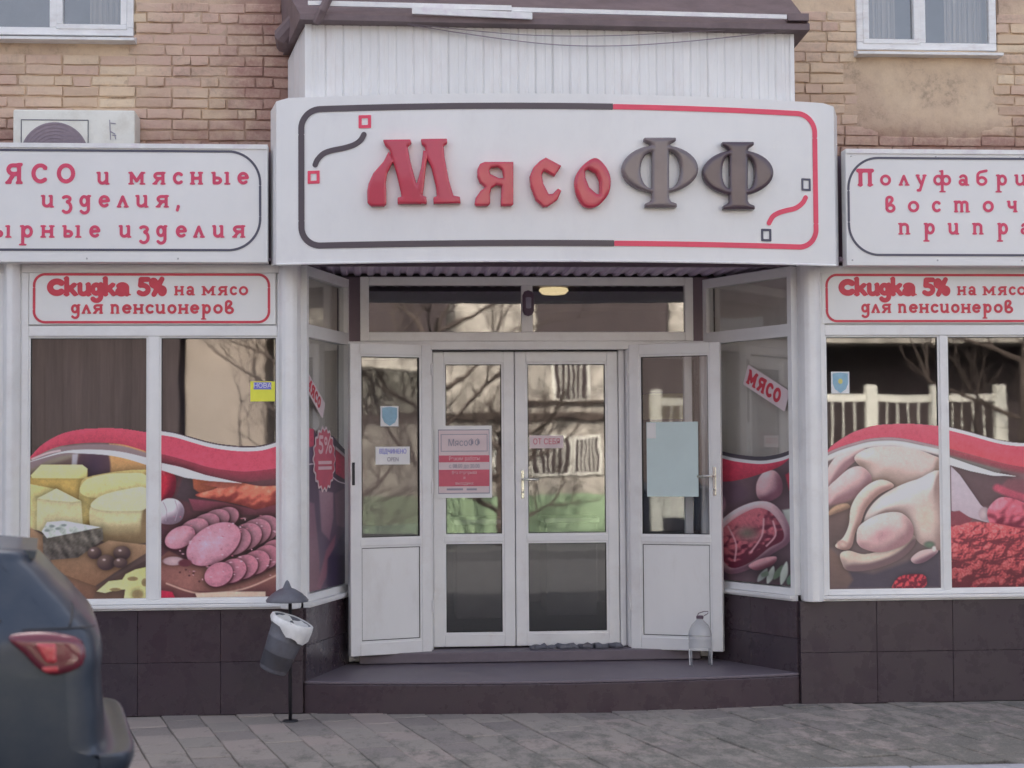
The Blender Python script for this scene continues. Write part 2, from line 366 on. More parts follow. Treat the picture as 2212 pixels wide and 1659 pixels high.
# ---- slab-serif lower-case Cyrillic, x-height = 1: (advance, strokes)
def _arc(cx, cy, rx, ry, a0, a1):
    n = max(6, int(abs(a1 - a0) / 18)); return [(cx + rx * math.cos(R(a0 + (a1 - a0) * k / n)), cy + ry * math.sin(R(a0 + (a1 - a0) * k / n))) for k in range(n + 1)]
GL = {
 'и': (.95, [[(.2, .9), (.2, .35)], _arc(.43, .34, .23, .23, 180, 300), [(.54, .14), (.72, .3)], [(.74, .9), (.74, .1)]], [(0, .87, .3, 1), (.54, .87, .84, 1), (.74, 0, .95, .13)]),
 'м': (1.22, [[(.22, .1), (.22, .9), (.6, .28), (.98, .9), (.98, .1)]], [(0, 0, .42, .13), (0, .87, .3, 1), (.8, 0, 1.22, .13), (.92, .87, 1.22, 1)]),
 'я': (.96, [[(.76, .1), (.76, .9)], [(.76, .88), (.42, .88)] + _arc(.42, .68, .24, .2, 90, 270) + [(.76, .48)], [(.46, .45), (.2, .1)]], [(0, 0, .36, .13), (.58, 0, .96, .13), (.7, .87, .96, 1)]),
 'с': (.78, [_arc(.45, .5, .32, .38, 48, 312)], [(.58, .66, .76, .84)]),
 'н': (1.04, [[(.22, .1), (.22, .9)], [(.82, .1), (.82, .9)], [(.22, .5), (.82, .5)]], [(0, 0, .42, .13), (0, .87, .42, 1), (.62, 0, 1.04, .13), (.62, .87, 1.04, 1)]),
 'ы': (1.3, [[(.2, .9), (.2, .12), (.42, .12)], _arc(.42, .32, .22, .2, -90, 90), [(.42, .52), (.2, .52)], [(1.08, .9), (1.08, .1)]], [(0, .87, .3, 1), (.88, .87, 1.2, 1), (.88, 0, 1.3, .13)]),
 'е': (.84, [_arc(.45, .5, .31, .38, 8, 312), [(.16, .5), (.74, .54)]], []),
 'з': (.78, [_arc(.36, .68, .25, .2, -75, 145), _arc(.36, .02, .3, .42, -135, 78)], []),
 'д': (.9, [_arc(.38, .52, .25, .36, 0, 360), [(.7, .9), (.7, -.1)], _arc(.4, -.1, .3, .34, -145, 0)], [(.66, .87, .9, 1)]),
 'л': (.9, [[(.16, .1), (.45, .86), (.74, .1)]], [(0, 0, .36, .13), (.52, 0, .92, .13)]),
 'р': (.95, [[(.25, .9), (.25, -.5)], _arc(.56, .5, .26, .38, 0, 360)], [(.05, .87, .35, 1), (0, -.62, .5, -.49)]),
 'о': (.9, [_arc(.45, .5, .31, .38, 0, 360)], []),
 'у': (.92, [[(.15, .9), (.48, .15)], [(.78, .9), (.36, -.42), (.18, -.42)]], [(0, .87, .36, 1), (.6, .87, .96, 1)]),
 'ф': (1.25, [_arc(.36, .5, .24, .37, 0, 360), _arc(.88, .5, .24, .37, 0, 360), [(.62, 1.3), (.62, -.45)]], [(.42, -.6, .84, -.47), (.42, 1.24, .66, 1.37)]),
 'а': (.9, [_arc(.36, .3, .22, .2, 0, 360), [(.68, .65), (.68, .1)], _arc(.42, .64, .26, .26, 0, 150)], [(.68, 0, .92, .13)]),
 'б': (.9, [_arc(.45, .42, .31, .32, 0, 360), [(.14, .45), (.14, .85)] + _arc(.5, .88, .36, .38, 180, 95) + [(.8, 1.34)]], []),
 'в': (.84, [[(.14, .36), (.14, 1.08)] + _arc(.36, 1.1, .22, .22, 180, -50) + [(.3, .64)], _arc(.42, .36, .29, .28, 0, 360)], []),
 'т': (1.4, [[(.2, .9), (.2, .1)], [(.68, .75), (.68, .1)], [(1.14, .75), (1.14, .1)], _arc(.45, .7, .23, .2, 0, 150), _arc(.92, .7, .22, .2, 0, 150)], [(0, .87, .3, 1), (.03, 0, .38, .11), (.52, 0, .85, .11), (1, 0, 1.38, .13)]),
 'ч': (.95, [[(.2, .9), (.2, .62)] + _arc(.42, .62, .22, .2, 180, 290), [(.5, .43), (.74, .5)], [(.74, .9), (.74, .1)]], [(0, .87, .3, 1), (.58, .87, .9, 1), (.55, 0, .95, .13)]),
 'п': (1.0, [[(.22, .9), (.22, .1)], _arc(.5, .66, .27, .24, 0, 145), [(.77, .66), (.77, .1)]], [(0, .87, .3, 1), (.02, 0, .42, .13), (.58, 0, .98, .13)]),
 'к': (1.0, [[(.22, 1.4), (.22, .1)], [(.28, .42), (.72, .86)], [(.44, .58), (.78, .12)]], [(0, 1.35, .3, 1.48), (0, 0, .42, .13), (.62, 0, 1.02, .13), (.6, .87, .92, 1)]),
 'П': (1.0, [[(.2, .05), (.2, .93)], [(.8, .05), (.8, .93)], [(.05, .93), (.95, .93)]], [(0, 0, .36, .09), (.64, 0, 1, .09), (0, .91, 1, 1)]),
 '5': (.66, [[(.55, .93), (.2, .93), (.17, .58), (.3, .6)], _arc(.3, .33, .25, .25, -140, 90)], []),
 '%': (.95, [_arc(.22, .72, .13, .17, 0, 360), _arc(.74, .26, .13, .17, 0, 360), [(.24, .05), (.72, .95)]], []),
 ',': (.3, [[(.18, .1), (.1, -.22)]], [(.06, .0, .28, .2)]),
}
def glyph(ch, w, x0, base, h, wid=None):
    """sdf function and bounds for a glyph placed in px space; wid stretches it to a width"""
    adv, st, rc = GL[ch]; sx = (wid / adv if wid else h)
    def fn(X, Z):
        x = (X - x0) / h; z = (Z - base) / h; k = sx / h; d = np.full(X.shape, 9.)
        for s in st: d = np.minimum(d, seg_d(x, z, [(a * k, b) for a, b in s]) - w / 2)
        for a, b, c, e in rc:
            cx, cz = (a + c) / 2 * k, (b + e) / 2
            d = np.minimum(d, np.maximum(np.abs(x - cx) - (c - a) / 2 * k, np.abs(z - cz) - (e - b) / 2))
        return d * h
    return (fn, x0 - .15 * h, x0 + adv * sx + .15 * h, base - .72 * h, base + 1.6 * h, h / 15)

def lettering(name, items, Y, mat, parent, w=.24, thick=.003):
    """items: (char, left px, right px, baseline px, size px); all turned into metres on the plane y = Y"""
    out = []
    for ch, l, r, b, h in items:
        p0, p1 = at(l, b, Y), at(r, b, Y); s = (at(l, b - h, Y) - p0).z
        g = glyph(ch, w * (36 / h if h > 36 else 1), p0.x, p0.z, s, p1.x - p0.x)
        o = shape([g], 'letter', mat, None, lambda x, z, o: (x, Y - o, z), thick); out.append(rel(o, parent))
    return out

def text(s, size, loc, mat, parent, name='lettering', rot=(math.pi / 2, 0, 0), thick=.001, align='CENTER', wx=1.0):
    cu = D.curves.new(name, 'FONT'); cu.body = s; cu.size = size; cu.align_x = align; cu.align_y = 'CENTER'; cu.extrude = thick
    o = D.objects.new('tmp', cu); COL.objects.link(o); dg = bpy.context.evaluated_depsgraph_get()
    me = D.meshes.new_from_object(o.evaluated_get(dg)); D.objects.remove(o); D.curves.remove(cu); me.materials.clear()
    r = link(name, me, mat, parent); r.location = loc; r.rotation_euler = rot; r.scale = (wx, 1, 1); return r

# ================================================================== GROUND
KY = -2.42
def clip(poly, y0, y1):
    for sgn, lim in ((1, y0), (-1, -y1)):
        out = []
        for a, b in zip(poly, poly[1:] + poly[:1]):
            fa, fb = sgn * a[1] - lim, sgn * b[1] - lim
            if fa >= 0: out.append(a)
            if (fa >= 0) != (fb >= 0):
                t = fa / (fa - fb); out.append((a[0] + (b[0] - a[0]) * t, a[1] + (b[1] - a[1]) * t))
        poly = out
        if len(poly) < 3: return []
    return poly
road = MB().box(-60, 60, -60, KY - .13, -.6, -.13).build('road', M['asphalt'], kind='structure')
pave = MB().box(-60, 60, KY, 6.0, -.5, -.02).build('pavement', M['joint'], kind='structure')
ang = R(13); ca, sa = math.cos(ang), math.sin(ang); cnt = 0
for i in range(-32, 44):
    for j in range(-4, 11):
        off = .19 * (i % 2) + .05 * math.sin(i * 3.1)
        u0, v0 = i * .25, -j * .37 + off + .8
        q = [(u0 + .003, v0 - .367), (u0 + .247, v0 - .367), (u0 + .247, v0 - .003), (u0 + .003, v0 - .003)]
        q = [(u * ca - v * sa, u * sa + v * ca) for u, v in q]
        cx_ = sum(p[0] for p in q) / 4
        if cx_ < -3.1 or cx_ > 5.1: continue
        q = clip(q, KY + .002, -.012)
        if len(q) < 3: continue
        cx, cy = sum(p[0] for p in q) / len(q), sum(p[1] for p in q) / len(q)
        dz = random.uniform(-.006, .004); tx, ty = random.uniform(-.012, .012), random.uniform(-.012, .012)
        n = len(q); V = []
        for s_, z in ((1, -.03), (1, -.006), (.975, 0)):
            V += [(cx + (x - cx) * s_, cy + (y - cy) * s_, (z + dz + (x - cx) * tx + (y - cy) * ty) if z > -.03 else z) for x, y in q]
        F = [(a, (a + 1) % n, n + (a + 1) % n, n + a) for a in range(n)] + [(n + a, n + (a + 1) % n, 2 * n + (a + 1) % n, 2 * n + a) for a in range(n)] + [tuple(range(2 * n, 3 * n))]
        mesh('paving_stone', V, F, M['paving'], pave); cnt += 1
print('paving stones', cnt)
kerb = MB().box(-60, -4, KY - .12, KY - .002, -.4, .0).box(6, 60, KY - .12, KY - .002, -.4, .0).build('kerb', M['kerb'], kind='structure')
for k in range(10):
    MB().box(-4 + k * 1.0 + .006, -4 + (k + 1) * 1.0 - .006, KY - .125, KY - .003, -.4, .004 + random.uniform(-.006, .006)).build('kerb_stone', M['kerb'], kerb, bevel=.012)

# ================================================================== BRICK BUILDING
BY = .40
bld = empty('brick_building', (1, BY, 0), label='old yellowish brick building above the shop with two white windows', cat='building')
ox = Vector(bld.location)
def rel(o, par):                                  # parent while keeping the world place
    o.parent = par; o.matrix_parent_inverse = Matrix.Translation(-par.location); return o
NX, NZ = 420, 70
zt = 5.25
def wall_patch():
    xs = np.linspace(-3.2, 5.3, NX); zs = np.linspace(3.6, zt, NZ)
    X, Z = np.meshgrid(xs, zs, indexing='ij')
    h = np.zeros(X.shape)
    for k in range(24):
        fx, fz, a = rng.normal(0, 6) * (1 + k * .5), rng.normal(0, 6) * (1 + k * .5), rng.uniform(0, 6.28)
        h += np.sin(X * fx + Z * fz + a) / (1 + k * .25)
    h = h / 6
    Y = BY + .004 - .016 * np.clip(h, -.8, 1.4)
    # smeared render under the right-hand window and in the left part
    sm = 1 / (1 + np.exp(-((X - 3.62) / .05))) * 1 / (1 + np.exp(((X - 4.62) / .05))) * 1 / (1 + np.exp(-((Z - 4.16 - .03 * np.sin(X * 7)) / .02)))
    Y = Y - .026 * sm
    V = np.stack([X, Y, Z], -1).reshape(-1, 3)
    F = [(i * NZ + j, (i + 1) * NZ + j, (i + 1) * NZ + j + 1, i * NZ + j + 1) for i in range(NX - 1) for j in range(NZ - 1)]
    wins = ((-3.2, -1.80), (3.56, 4.66))
    F = [f for f in F if not any(w0 < V[f[0], 0] < w1 and V[f[0], 2] > 4.80 for w0, w1 in wins)]
    return V.tolist(), F
V, F = wall_patch()
wall = mesh('wall', V, F, M['mortar'], smooth=True); rel(wall, bld)
core = MB()
core.box(-14, -3.2, BY, BY + .5, 3.2, 9).box(5.3, 16, BY, BY + .5, 3.2, 9).box(-3.2, 5.3, BY, BY + .5, 6.3, 9).box(-1.80, 3.56, BY + .02, BY + .5, 4.9, 6.3).box(4.66, 5.3, BY + .02, BY + .5, 4.9, 6.3)
core.box(-14, 16, BY + .5, 9, 8.8, 9).box(-14, 16, 8.8, 9, 0, 8.8).box(-14, -13.8, BY + .5, 8.8, 0, 8.8).box(15.8, 16, BY + .5, 8.8, 0, 8.8).box(-13.8, 15.8, BY + .5, 8.8, 3.3, 3.45)
rel(core.build('wall', M['mortar']), bld)
for w0, w1 in ((-3.2, -1.80), (3.56, 4.66)):       # reveals
    rel(MB().box(w0 - .01, w1 + .01, BY + .02, BY + .12, 4.74, 4.79).box(w1, w1 + .012, BY + .01, BY + .2, 4.79, 6.3).box(w0 - .012, w0, BY + .01, BY + .2, 4.79, 6.3).build('window_reveal', M['mortar']), bld)
# bricks: a few meshes, shared
def brick_mesh(L_, H_, seed):
    r = random.Random(seed); b = []
    def ring(y, s, jit):
        pts = []
        for (x, z) in ((0, 0), (L_ * .5, 0), (L_, 0), (L_, H_ * .5), (L_, H_), (L_ * .5, H_), (0, H_), (0, H_ * .5)):
            cx = (x - L_ / 2) * s[0] + L_ / 2; cz = (z - H_ / 2) * s[1] + H_ / 2
            pts.append((cx + r.uniform(-jit, jit), y + r.uniform(-.0015, .0015), cz + r.uniform(-jit, jit)))
        return pts
    V = ring(.03, (1, 1), 0) + ring(-.003, (1, 1), .0045) + ring(-.009, (.98, .93), .0055)
    F = []
    for a in range(2):
        for k in range(8): F.append((a * 8 + k, a * 8 + (k + 1) % 8, (a + 1) * 8 + (k + 1) % 8, (a + 1) * 8 + k))
    V.append((L_ / 2, -.010 + r.uniform(-.003, .002), H_ / 2)); c = 24
    for k in range(8): F.append((16 + k, 16 + (k + 1) % 8, c))
    me = D.meshes.new('brick'); me.from_pydata(V, [], F); me.materials.append(M['brick']); return me
BL = [brick_mesh(.25, .065, s) for s in range(6)]; BHd = [brick_mesh(.12, .065, s + 50) for s in range(5)]
nb = 0; crs = .0785
for r_ in range(0, 18):
    z = 3.86 + r_ * crs; x = -2.95 - (.13 if r_ % 2 else 0) - (.06 if r_ % 3 == 2 else 0)
    while x < 4.95:
        header = random.random() < (.8 if r_ % 3 == 2 else .2)
        me = random.choice(BHd if header else BL); ln = .12 if header else .25
        cx = x + ln / 2; ok = True
        if any(w0 - .02 < cx < w1 + .02 and z > 4.70 for w0, w1 in ((-3.3, -1.80), (3.56, 4.66))): ok = False
        if -.60 < cx < 3.0: ok = False
        if 3.60 < cx < 4.62 and z > 4.16 and random.random() < .93: ok = False
        if -.8 < cx < 3.3 and z < 4.1: ok = False
        if z > 5.08: ok = False
        if ok and nb < 298:
            o = D.objects.new('brick', me); COL.objects.link(o)
            o.location = (x + random.uniform(-.004, .004), BY - .004 + random.choice((0, 0, .003, -.004, .007)), z + random.uniform(-.003, .003))
            o.rotation_euler = (random.uniform(-.01, .01), random.uniform(-.008, .008), random.uniform(-.012, .012))
            wm = o.location.copy(); o.parent = wall; o.matrix_parent_inverse = wall.matrix_parent_inverse.inverted() if False else Matrix.Identity(4)
            # wall itself sits at the building's origin minus its location
            o.location = wm
            nb += 1
        x += ln + .012
print('bricks', nb)

def brick_window(x0, x1, mull, z0, z1, y, lab, gl):
    w = empty('window', (0, 0, 0)); rel(w, bld); w['label'] = lab
    fb = MB(); fw = .055
    for a, b in ((x0, x0 + fw), (x1 - fw, x1)): fb.box(a, b, y, y + .07, z0 + fw, z1 - fw)
    fb.box(x0, x1, y, y + .07, z0, z0 + fw).box(x0, x1, y, y + .07, z1 - fw, z1).box(mull - .03, mull + .03, y, y + .07, z0 + fw, z1 - fw)
    fb.build('frame', M['upvc_old'], w, bevel=.006)
    for k, (a, b) in enumerate(((x0 + fw, mull - .03), (mull + .03, x1 - fw))):
        s = MB(); e = .035; y2 = y - .012
        zz0, zz1 = z0 + fw - .012, z1 - fw + .012
        if gl[k]:
            s.box(a - .01, a + e, y2, y + .05, zz0 + e, zz1 - e).box(b - e, b + .01, y2, y + .05, zz0 + e, zz1 - e)
            s.box(a - .01, b + .01, y2, y + .05, zz0, zz0 + e).box(a - .01, b + .01, y2, y + .05, zz1 - e, zz1)
            s.build('sash', M['upvc_old'], w, bevel=.004)
            a += e; b -= e
        MB().box(a, b, y + .028, y + .034, z0 + fw, z1 - fw).build('pane', M['glass'], w)
    sl_ = MB().add([(x0 - .02, y - .09, z0 - .055), (x1 + .02, y - .09, z0 - .055), (x1 + .02, y - .09, z0 - .035), (x0 - .02, y - .09, z0 - .035),
                    (x0 - .02, y + .05, z0 - .055), (x1 + .02, y + .05, z0 - .055), (x1 + .02, y + .05, z0 - .002), (x0 - .02, y + .05, z0 - .002)],
                   [(0, 1, 2, 3), (3, 2, 6, 7), (4, 7, 6, 5), (0, 4, 5, 1), (0, 3, 7, 4), (1, 5, 6, 2)])
    sl_.build('sill', M['upvc_old'], w)
    MB().box(x0 - .1, x1 + .1, y + .9, y + .95, z0 - .3, z1 + .2).build('room_wall', M['room'], w)
    cur = MB(); n = 26
    for side in (0, 1):
        xa = x0 + .06 if side == 0 else x1 - .34
        for i in range(n):
            u = xa + .28 * i / n; cur.box(u, u + .28 / n + .002, y + .18 + .015 * math.sin(i * 1.7), y + .19 + .015 * math.sin(i * 1.7), z0 - .1, z1 + .1)
    cur.build('net_curtain', M['blind'], w)
    return w
zl = at(200, 76, .36).z
brick_window(at(-250, 50, .36).x, at(288, 50, .36).x, at(116, 50, .36).x, zl, 6.2, .36, 'white framed window, its right sash dark', (0, 1))
zr = at(2000, 108, .36).z
brick_window(at(1851, 50, .36).x, at(2152, 50, .36).x, at(1991, 50, .36).x, zr, 6.2, .36, 'white framed window with pale reflection in its right pane', (1, 0))

# ================================================================== ENCLOSED BALCONY ABOVE THE SIGN
LY = -.30
bal = empty('enclosed_balcony', (1.18, LY, 4.2), label='balcony boxed in with white vertical siding above the main sign', cat='balcony')
lx0, lx1 = at(665, 130, LY).x, at(1711, 140, LY).x
zb, ztp = 4.05, 4.80
def relm(mb, name, mat, par, **k): return rel(mb.build(name, mat, **k), par)
relm(MB().box(lx0 + .03, lx1 - .03, LY + .03, BY, zb, ztp - .02), 'core', M['siding'], bal)
n = 28; pw = (lx1 - lx0) / n
for i in range(n):
    a = lx0 + i * pw; h = zb; v = []
    prof = [(-.002, 0.004), (.004, 0.0), (.010, -.006), (pw * .5 - .012, -.006), (pw * .5 - .006, -.003), (pw * .5 + .006, -.003), (pw * .5 + .012, -.007), (pw - .010, -.007), (pw - .001, .003)]
    dy = random.uniform(-.002, .002)
    for zz in (zb, ztp): v += [(a + p, LY + q + dy, zz) for p, q in prof]
    m_ = len(prof); rel(mesh('siding_panel', v, [(k, k + 1, m_ + k + 1, m_ + k) for k in range(m_ - 1)], M['siding']), bal)
sx = at(622, 150, BY).x
for i in range(3):                                # splayed left flank
    t0, t1 = i / 3, (i + 1) / 3 - .02
    p = lambda t: (lx0 - .012 + (sx - lx0 + .01) * t, LY - .01 + (BY - LY) * t)
    v = [(*p(t0), zb), (*p(t1), zb), (*p(t1), ztp - .12 * t1), (*p(t0), ztp - .12 * t0)]
    v += [(x + .01, y, z) for x, y, z in v]
    rel(mesh('siding_panel', v, [(0, 3, 2, 1), (4, 5, 6, 7), (0, 1, 5, 4), (1, 2, 6, 5), (2, 3, 7, 6), (3, 0, 4, 7)], M['siding']), bal)
relm(MB().box(lx0 - .02, lx0 + .03, LY - .022, LY + .01, zb, ztp - .01), 'corner_trim', M['siding'], bal, bevel=.004)
relm(MB().box(lx1 - .02, lx1 + .012, LY - .022, LY + .3, zb, ztp - .05), 'corner_trim', M['siding'], bal, bevel=.004)
# roof with a thin dark fascia and bright drip flashing
YR = LY - .12; zf0, zf1 = at(665, 42, YR).z, at(1710, 64, YR).z
relm(MB().add([(lx0 - .05, YR, zf0), (lx1 + .10, YR, zf1), (lx1 + .10, YR, zf1 + .04), (lx0 - .05, YR, zf0 + .04), (sx - .04, BY + .02, zf0 - .06), (lx1 + .10, BY + .02, zf1 - .04), (lx1 + .10, BY + .02, 5.3), (sx - .06, BY + .02, 5.3)],
              [(0, 1, 2, 3), (3, 2, 6, 7), (0, 4, 5, 1), (0, 3, 7, 4), (1, 5, 6, 2)]), 'roof', M['roof'], bal)
segs = [(672, 706, 0, 12), (712, 1080, 3, 13), (1040, 1155, 14, 26), (1080, 1400, 13, 16), (1400, 1700, 19, 22)]
fl = MB()
def strip(mb, a, b, yo, th=.035):
    p, q = at(a[0], a[1], YR - .012 - yo), at(b[0], b[1], YR - .012 - yo)
    v = [(p.x, p.y, p.z - th / 2), (q.x, q.y, q.z - th / 2), (q.x, q.y, q.z + th / 2), (p.x, p.y, p.z + th / 2)]
    mb.add(v + [(x, y + .02, z) for x, y, z in v], [(0, 1, 2, 3), (3, 2, 6, 7), (0, 4, 5, 1), (0, 3, 7, 4), (1, 5, 6, 2)])
for a, b, yo, th in (((665, 6), (698, 6), 0, .03), ((712, 7), (1105, 17), 0, .035), ((1105, 20), (1700, 36), .01, .03)):
    m_ = MB(); strip(m_, a, b, yo, th); relm(m_, 'drip_flashing', M['flash'], bal)
m_ = MB(); strip(m_, (890, 22), (1150, 34), .03, .045); relm(m_, 'drip_flashing', M['flash'], bal)
p = at(690, 25, YR); relm(MB().tube([(p.x + .08, YR - .03, p.z + .12), (p.x + .02, YR - .03, p.z), (p.x - .02, YR + .02, p.z - .07)], .03, 10), 'gutter_hook', M['roof'], bal)
v = []; p1 = at(650, 45, 0.1); p2 = at(612, 85, 0.1)
relm(MB().tube([at(700, 10, 0), at(648, 38, .05), at(612, 78, .15), at(612, 100, .3)], [.06, .07, .07, .05], 10), 'shadow_tube', M['roof'], bal)  # dark tube standing in for the diagonal shadow at the roof's left end
p = at(1735, 40, LY); relm(MB().box(lx1 - .06, lx1 + .09, LY - .14, LY + .1, p.z - .05, p.z + .0), 'roof_bracket', M['roof'], bal)
# slack cables
for k, (pts, r_) in enumerate((([(820, 42), (1000, 72), (1180, 95), (1330, 99), (1500, 88), (1700, 66)], .0035), ([(780, 38), (980, 62), (1150, 76), (1320, 77), (1500, 68), (1690, 58)], .003))):
    pp = [at(x, y, LY - .05 - .02 * k) for x, y in crom(pts, 6, False)]
    tag(MB().tube(pp, r_, 6).build('cable', M['cable'], smooth=True), 'thin grey cable sagging across the siding, ' + ('the lower one' if k == 0 else 'the upper one'), 'cable', 'cables across the balcony siding')

# ================================================================== SHOPFRONT
shop = empty('shopfront', (1.2, 0, 0), label='white framed glazed shopfront with recessed entrance and dark tiled base', cat='shopfront')
Z_SILL, Z_MID, Z_HEAD, Z_TOP = .80, 2.635, 3.08, 3.14
def frame_bars(par, bars, y0, y1, name='frame', mat='upvc', bevel=.006):
    mb = MB()
    for x0, x1, z0, z1 in bars: mb.box(x0, x1, y0, y1, z0, z1)
    return relm(mb, name, M[mat], par, bevel=bevel)
def rect(px0, py0, px1, py1, Y):
    a, b = at(px0, py0, Y), at(px1, py1, Y); return a.x, b.x, b.z, a.z
XL0, XL1 = at(62, 1000, 0).x, at(600, 1000, 0).x
XLm0, XLm1 = at(320, 1000, 0).x, at(345, 1000, 0).x
XR0, XR1 = at(1784, 1000, 0).x, at(2325, 1000, 0).x
XRm0, XRm1 = at(2031, 1000, 0).x, at(2047, 1000, 0).x
panes = {}
def display_window(x0, x1, m0, m1, lab):
    w = empty('display_window', (x0, 0, Z_SILL)); rel(w, shop); w['label'] = lab
    def k(mb, name, mat, **kw):
        o = mb.build(name, M[mat], w, **kw); o.matrix_parent_inverse = Matrix.Translation(Vector((-x0, 0, -Z_SILL))); return o
    f = MB()
    f.box(x0 - .05, x0, -.03, .05, Z_SILL - .03, Z_HEAD).box(x1, x1 + .05, -.03, .05, Z_SILL - .03, Z_HEAD)
    f.box(x0, x1, -.028, .05, Z_MID, Z_MID + .075).box(x0, x1, -.028, .05, Z_SILL - .03, Z_SILL).box(x0 - .05, x1 + .05, -.032, .05, Z_HEAD, Z_TOP)
    f.box(m0, m1, -.026, .05, Z_SILL, Z_MID)
    k(f, 'frame', 'upvc', bevel=.006)
    k(MB().box(x0 + .001, x1 - .001, .0, .03, Z_MID + .076, Z_HEAD - .001), 'transom_panel', 'upvc')
    b = MB()                                   # glazing beads
    for a, c in ((x0, m0), (m1, x1)):
        for q in ((a, a + .012, Z_SILL, Z_MID), (c - .012, c, Z_SILL, Z_MID), (a + .012, c - .012, Z_SILL, Z_SILL + .012), (a + .012, c - .012, Z_MID - .012, Z_MID)):
            b.box(q[0], q[1], -.012, .02, q[2], q[3])
    k(b, 'glazing_bead', 'upvc')
    g = MB()
    for a, c in ((x0, m0), (m1, x1)): g.box(a + .012, a + .016, -.005, .015, Z_SILL + .012, Z_MID - .012).box(c - .016, c - .012, -.005, .015, Z_SILL + .012, Z_MID - .012).box(a + .016, c - .016, -.005, .015, Z_MID - .017, Z_MID - .012)
    k(g, 'gasket', 'rubber')
    k(MB().box(x0 + .004, m0 - .004, .002, .008, Z_SILL + .004, Z_MID - .004), 'pane', 'glass')
    k(MB().box(m1 + .004, x1 - .004, .002, .008, Z_SILL + .004, Z_MID - .004), 'pane', 'glass')
    s = MB(); s.box(x0 - .06, x1 + .06, -.075, .0, Z_SILL - .055, Z_SILL - .032).box(x0 - .06, x1 + .06, -.055, .0, Z_SILL - .07, Z_SILL - .056)
    k(s, 'sill', 'upvc', bevel=.004)
    return w
display_window(XL0, XL1, XLm0, XLm1, 'white framed display window with cheese and sausage films')
display_window(XR0, XR1, XRm0, XRm1, 'white framed display window with chicken and mince films')
display_window(at(-560, 1000, 0).x, at(-6, 1000, 0).x, at(-290, 1000, 0).x, at(-265, 1000, 0).x, 'white framed display window cut by the left edge')

XE = XR1 + .30
display_window(XE, XE + 1.75, XE + .84, XE + .91, 'white framed display window beyond the right edge')
relm(MB().box(XR1 + .051, XE - .051, -.10, .05, Z_SILL - .07, Z_TOP + .02), 'pillar', M['upvc'], shop, bevel=.01)
relm(MB().box(XE + 1.801, 12, -.03, .1, Z_SILL - .07, Z_TOP + .02).box(-9, at(-560, 1000, 0).x - .051, -.03, .1, Z_SILL - .07, Z_TOP + .02), 'side_wall', M['upvc'], shop)
def pillar(px0, px1, lab):
    a, b = at(px0, 1000, 0).x, at(px1, 1000, 0).x; w = b - a
    pts = [(a, .05), (a, -.05), (a + .02, -.09), (a + w * .33, -.115), (a + w * .66, -.115), (b - .02, -.09), (b, -.05), (b, .05)]
    o = relm(MB().prism(pts, Z_SILL - .07, Z_TOP + .02), 'pillar', M['upvc'], shop, bevel=.01); o['label'] = lab
pillar(600 + 4, 650, 'white faceted pillar left of the entrance'); pillar(1729, 1773, 'white faceted pillar right of the entrance'); pillar(9, 44, 'white pillar near the left edge')
relm(MB().box(at(44, 1000, 0).x, XL0 - .05, -.02, .05, Z_SILL - .05, Z_TOP), 'pillar_infill', M['upvc'], shop)
relm(MB().box(at(1776, 1000, 0).x, XR0 - .05, -.02, .05, Z_SILL - .05, Z_TOP), 'pillar_infill', M['upvc'], shop)

# plinth tiles
PL, PR = at(655, 1400, 0).x, at(1727, 1400, 0).x          # recess edges at the front
QY = 1.0
QL, QR = at(748, 1400, QY).x, at(1533, 1400, QY).x
def plinth_run(p0, p1, z0, z1, nx, par):
    p0, p1 = Vector(p0), Vector(p1); d = (p1 - p0); L_ = d.length; d.normalize(); nrm = Vector((d.y, -d.x))
    hz = (z1 - z0) / 2
    for i in range(nx):
        for j in range(2):
            a = p0 + d * (L_ * i / nx + .0012); b = p0 + d * (L_ * (i + 1) / nx - .0012); o = nrm * (.022 + random.uniform(-.001, .001)); bk = nrm * .0
            za, zb_ = z0 + hz * j + .0012, z0 + hz * (j + 1) - .0012
            v = [(*(a + o), za), (*(b + o), za), (*(b + o), zb_), (*(a + o), zb_), (*(a + bk), za), (*(b + bk), za), (*(b + bk), zb_), (*(a + bk), zb_)]
            me = mesh('tile', v, [(0, 1, 2, 3), (3, 2, 6, 7), (0, 4, 5, 1), (0, 3, 7, 4), (1, 5, 6, 2)], M['plinth'])
            m_ = me.modifiers.new('bevel', 'BEVEL'); m_.width = .002; m_.segments = 1
            me.parent = par; me.matrix_parent_inverse = Matrix.Identity(4)
pl = relm(MB().box(-9, PL - .001, -.012, .1, -.05, Z_SILL - .07).box(PR, 12, -.012, .1, -.05, Z_SILL - .07)
          .prism([(PL, -.0), (QL, QY), (QL - .08, QY), (PL - .08, 0)][::-1], -.05, Z_SILL - .07)
          .prism([(PR, 0), (PR + .08, 0), (QR + .08, QY), (QR, QY)], -.05, Z_SILL - .07), 'plinth', M['plinth'], shop)
plinth_run((-3.4, -.014), (PL, -.014), 0, Z_SILL - .07, 5, pl)
plinth_run((PR, -.014), (5.2, -.014), 0, Z_SILL - .07, 4, pl)
plinth_run((PL, 0.0), (QL, QY - .03), .2, Z_SILL - .07, 2, pl)
plinth_run((QR, QY - .03), (PR, 0.0), .2, Z_SILL - .07, 2, pl)

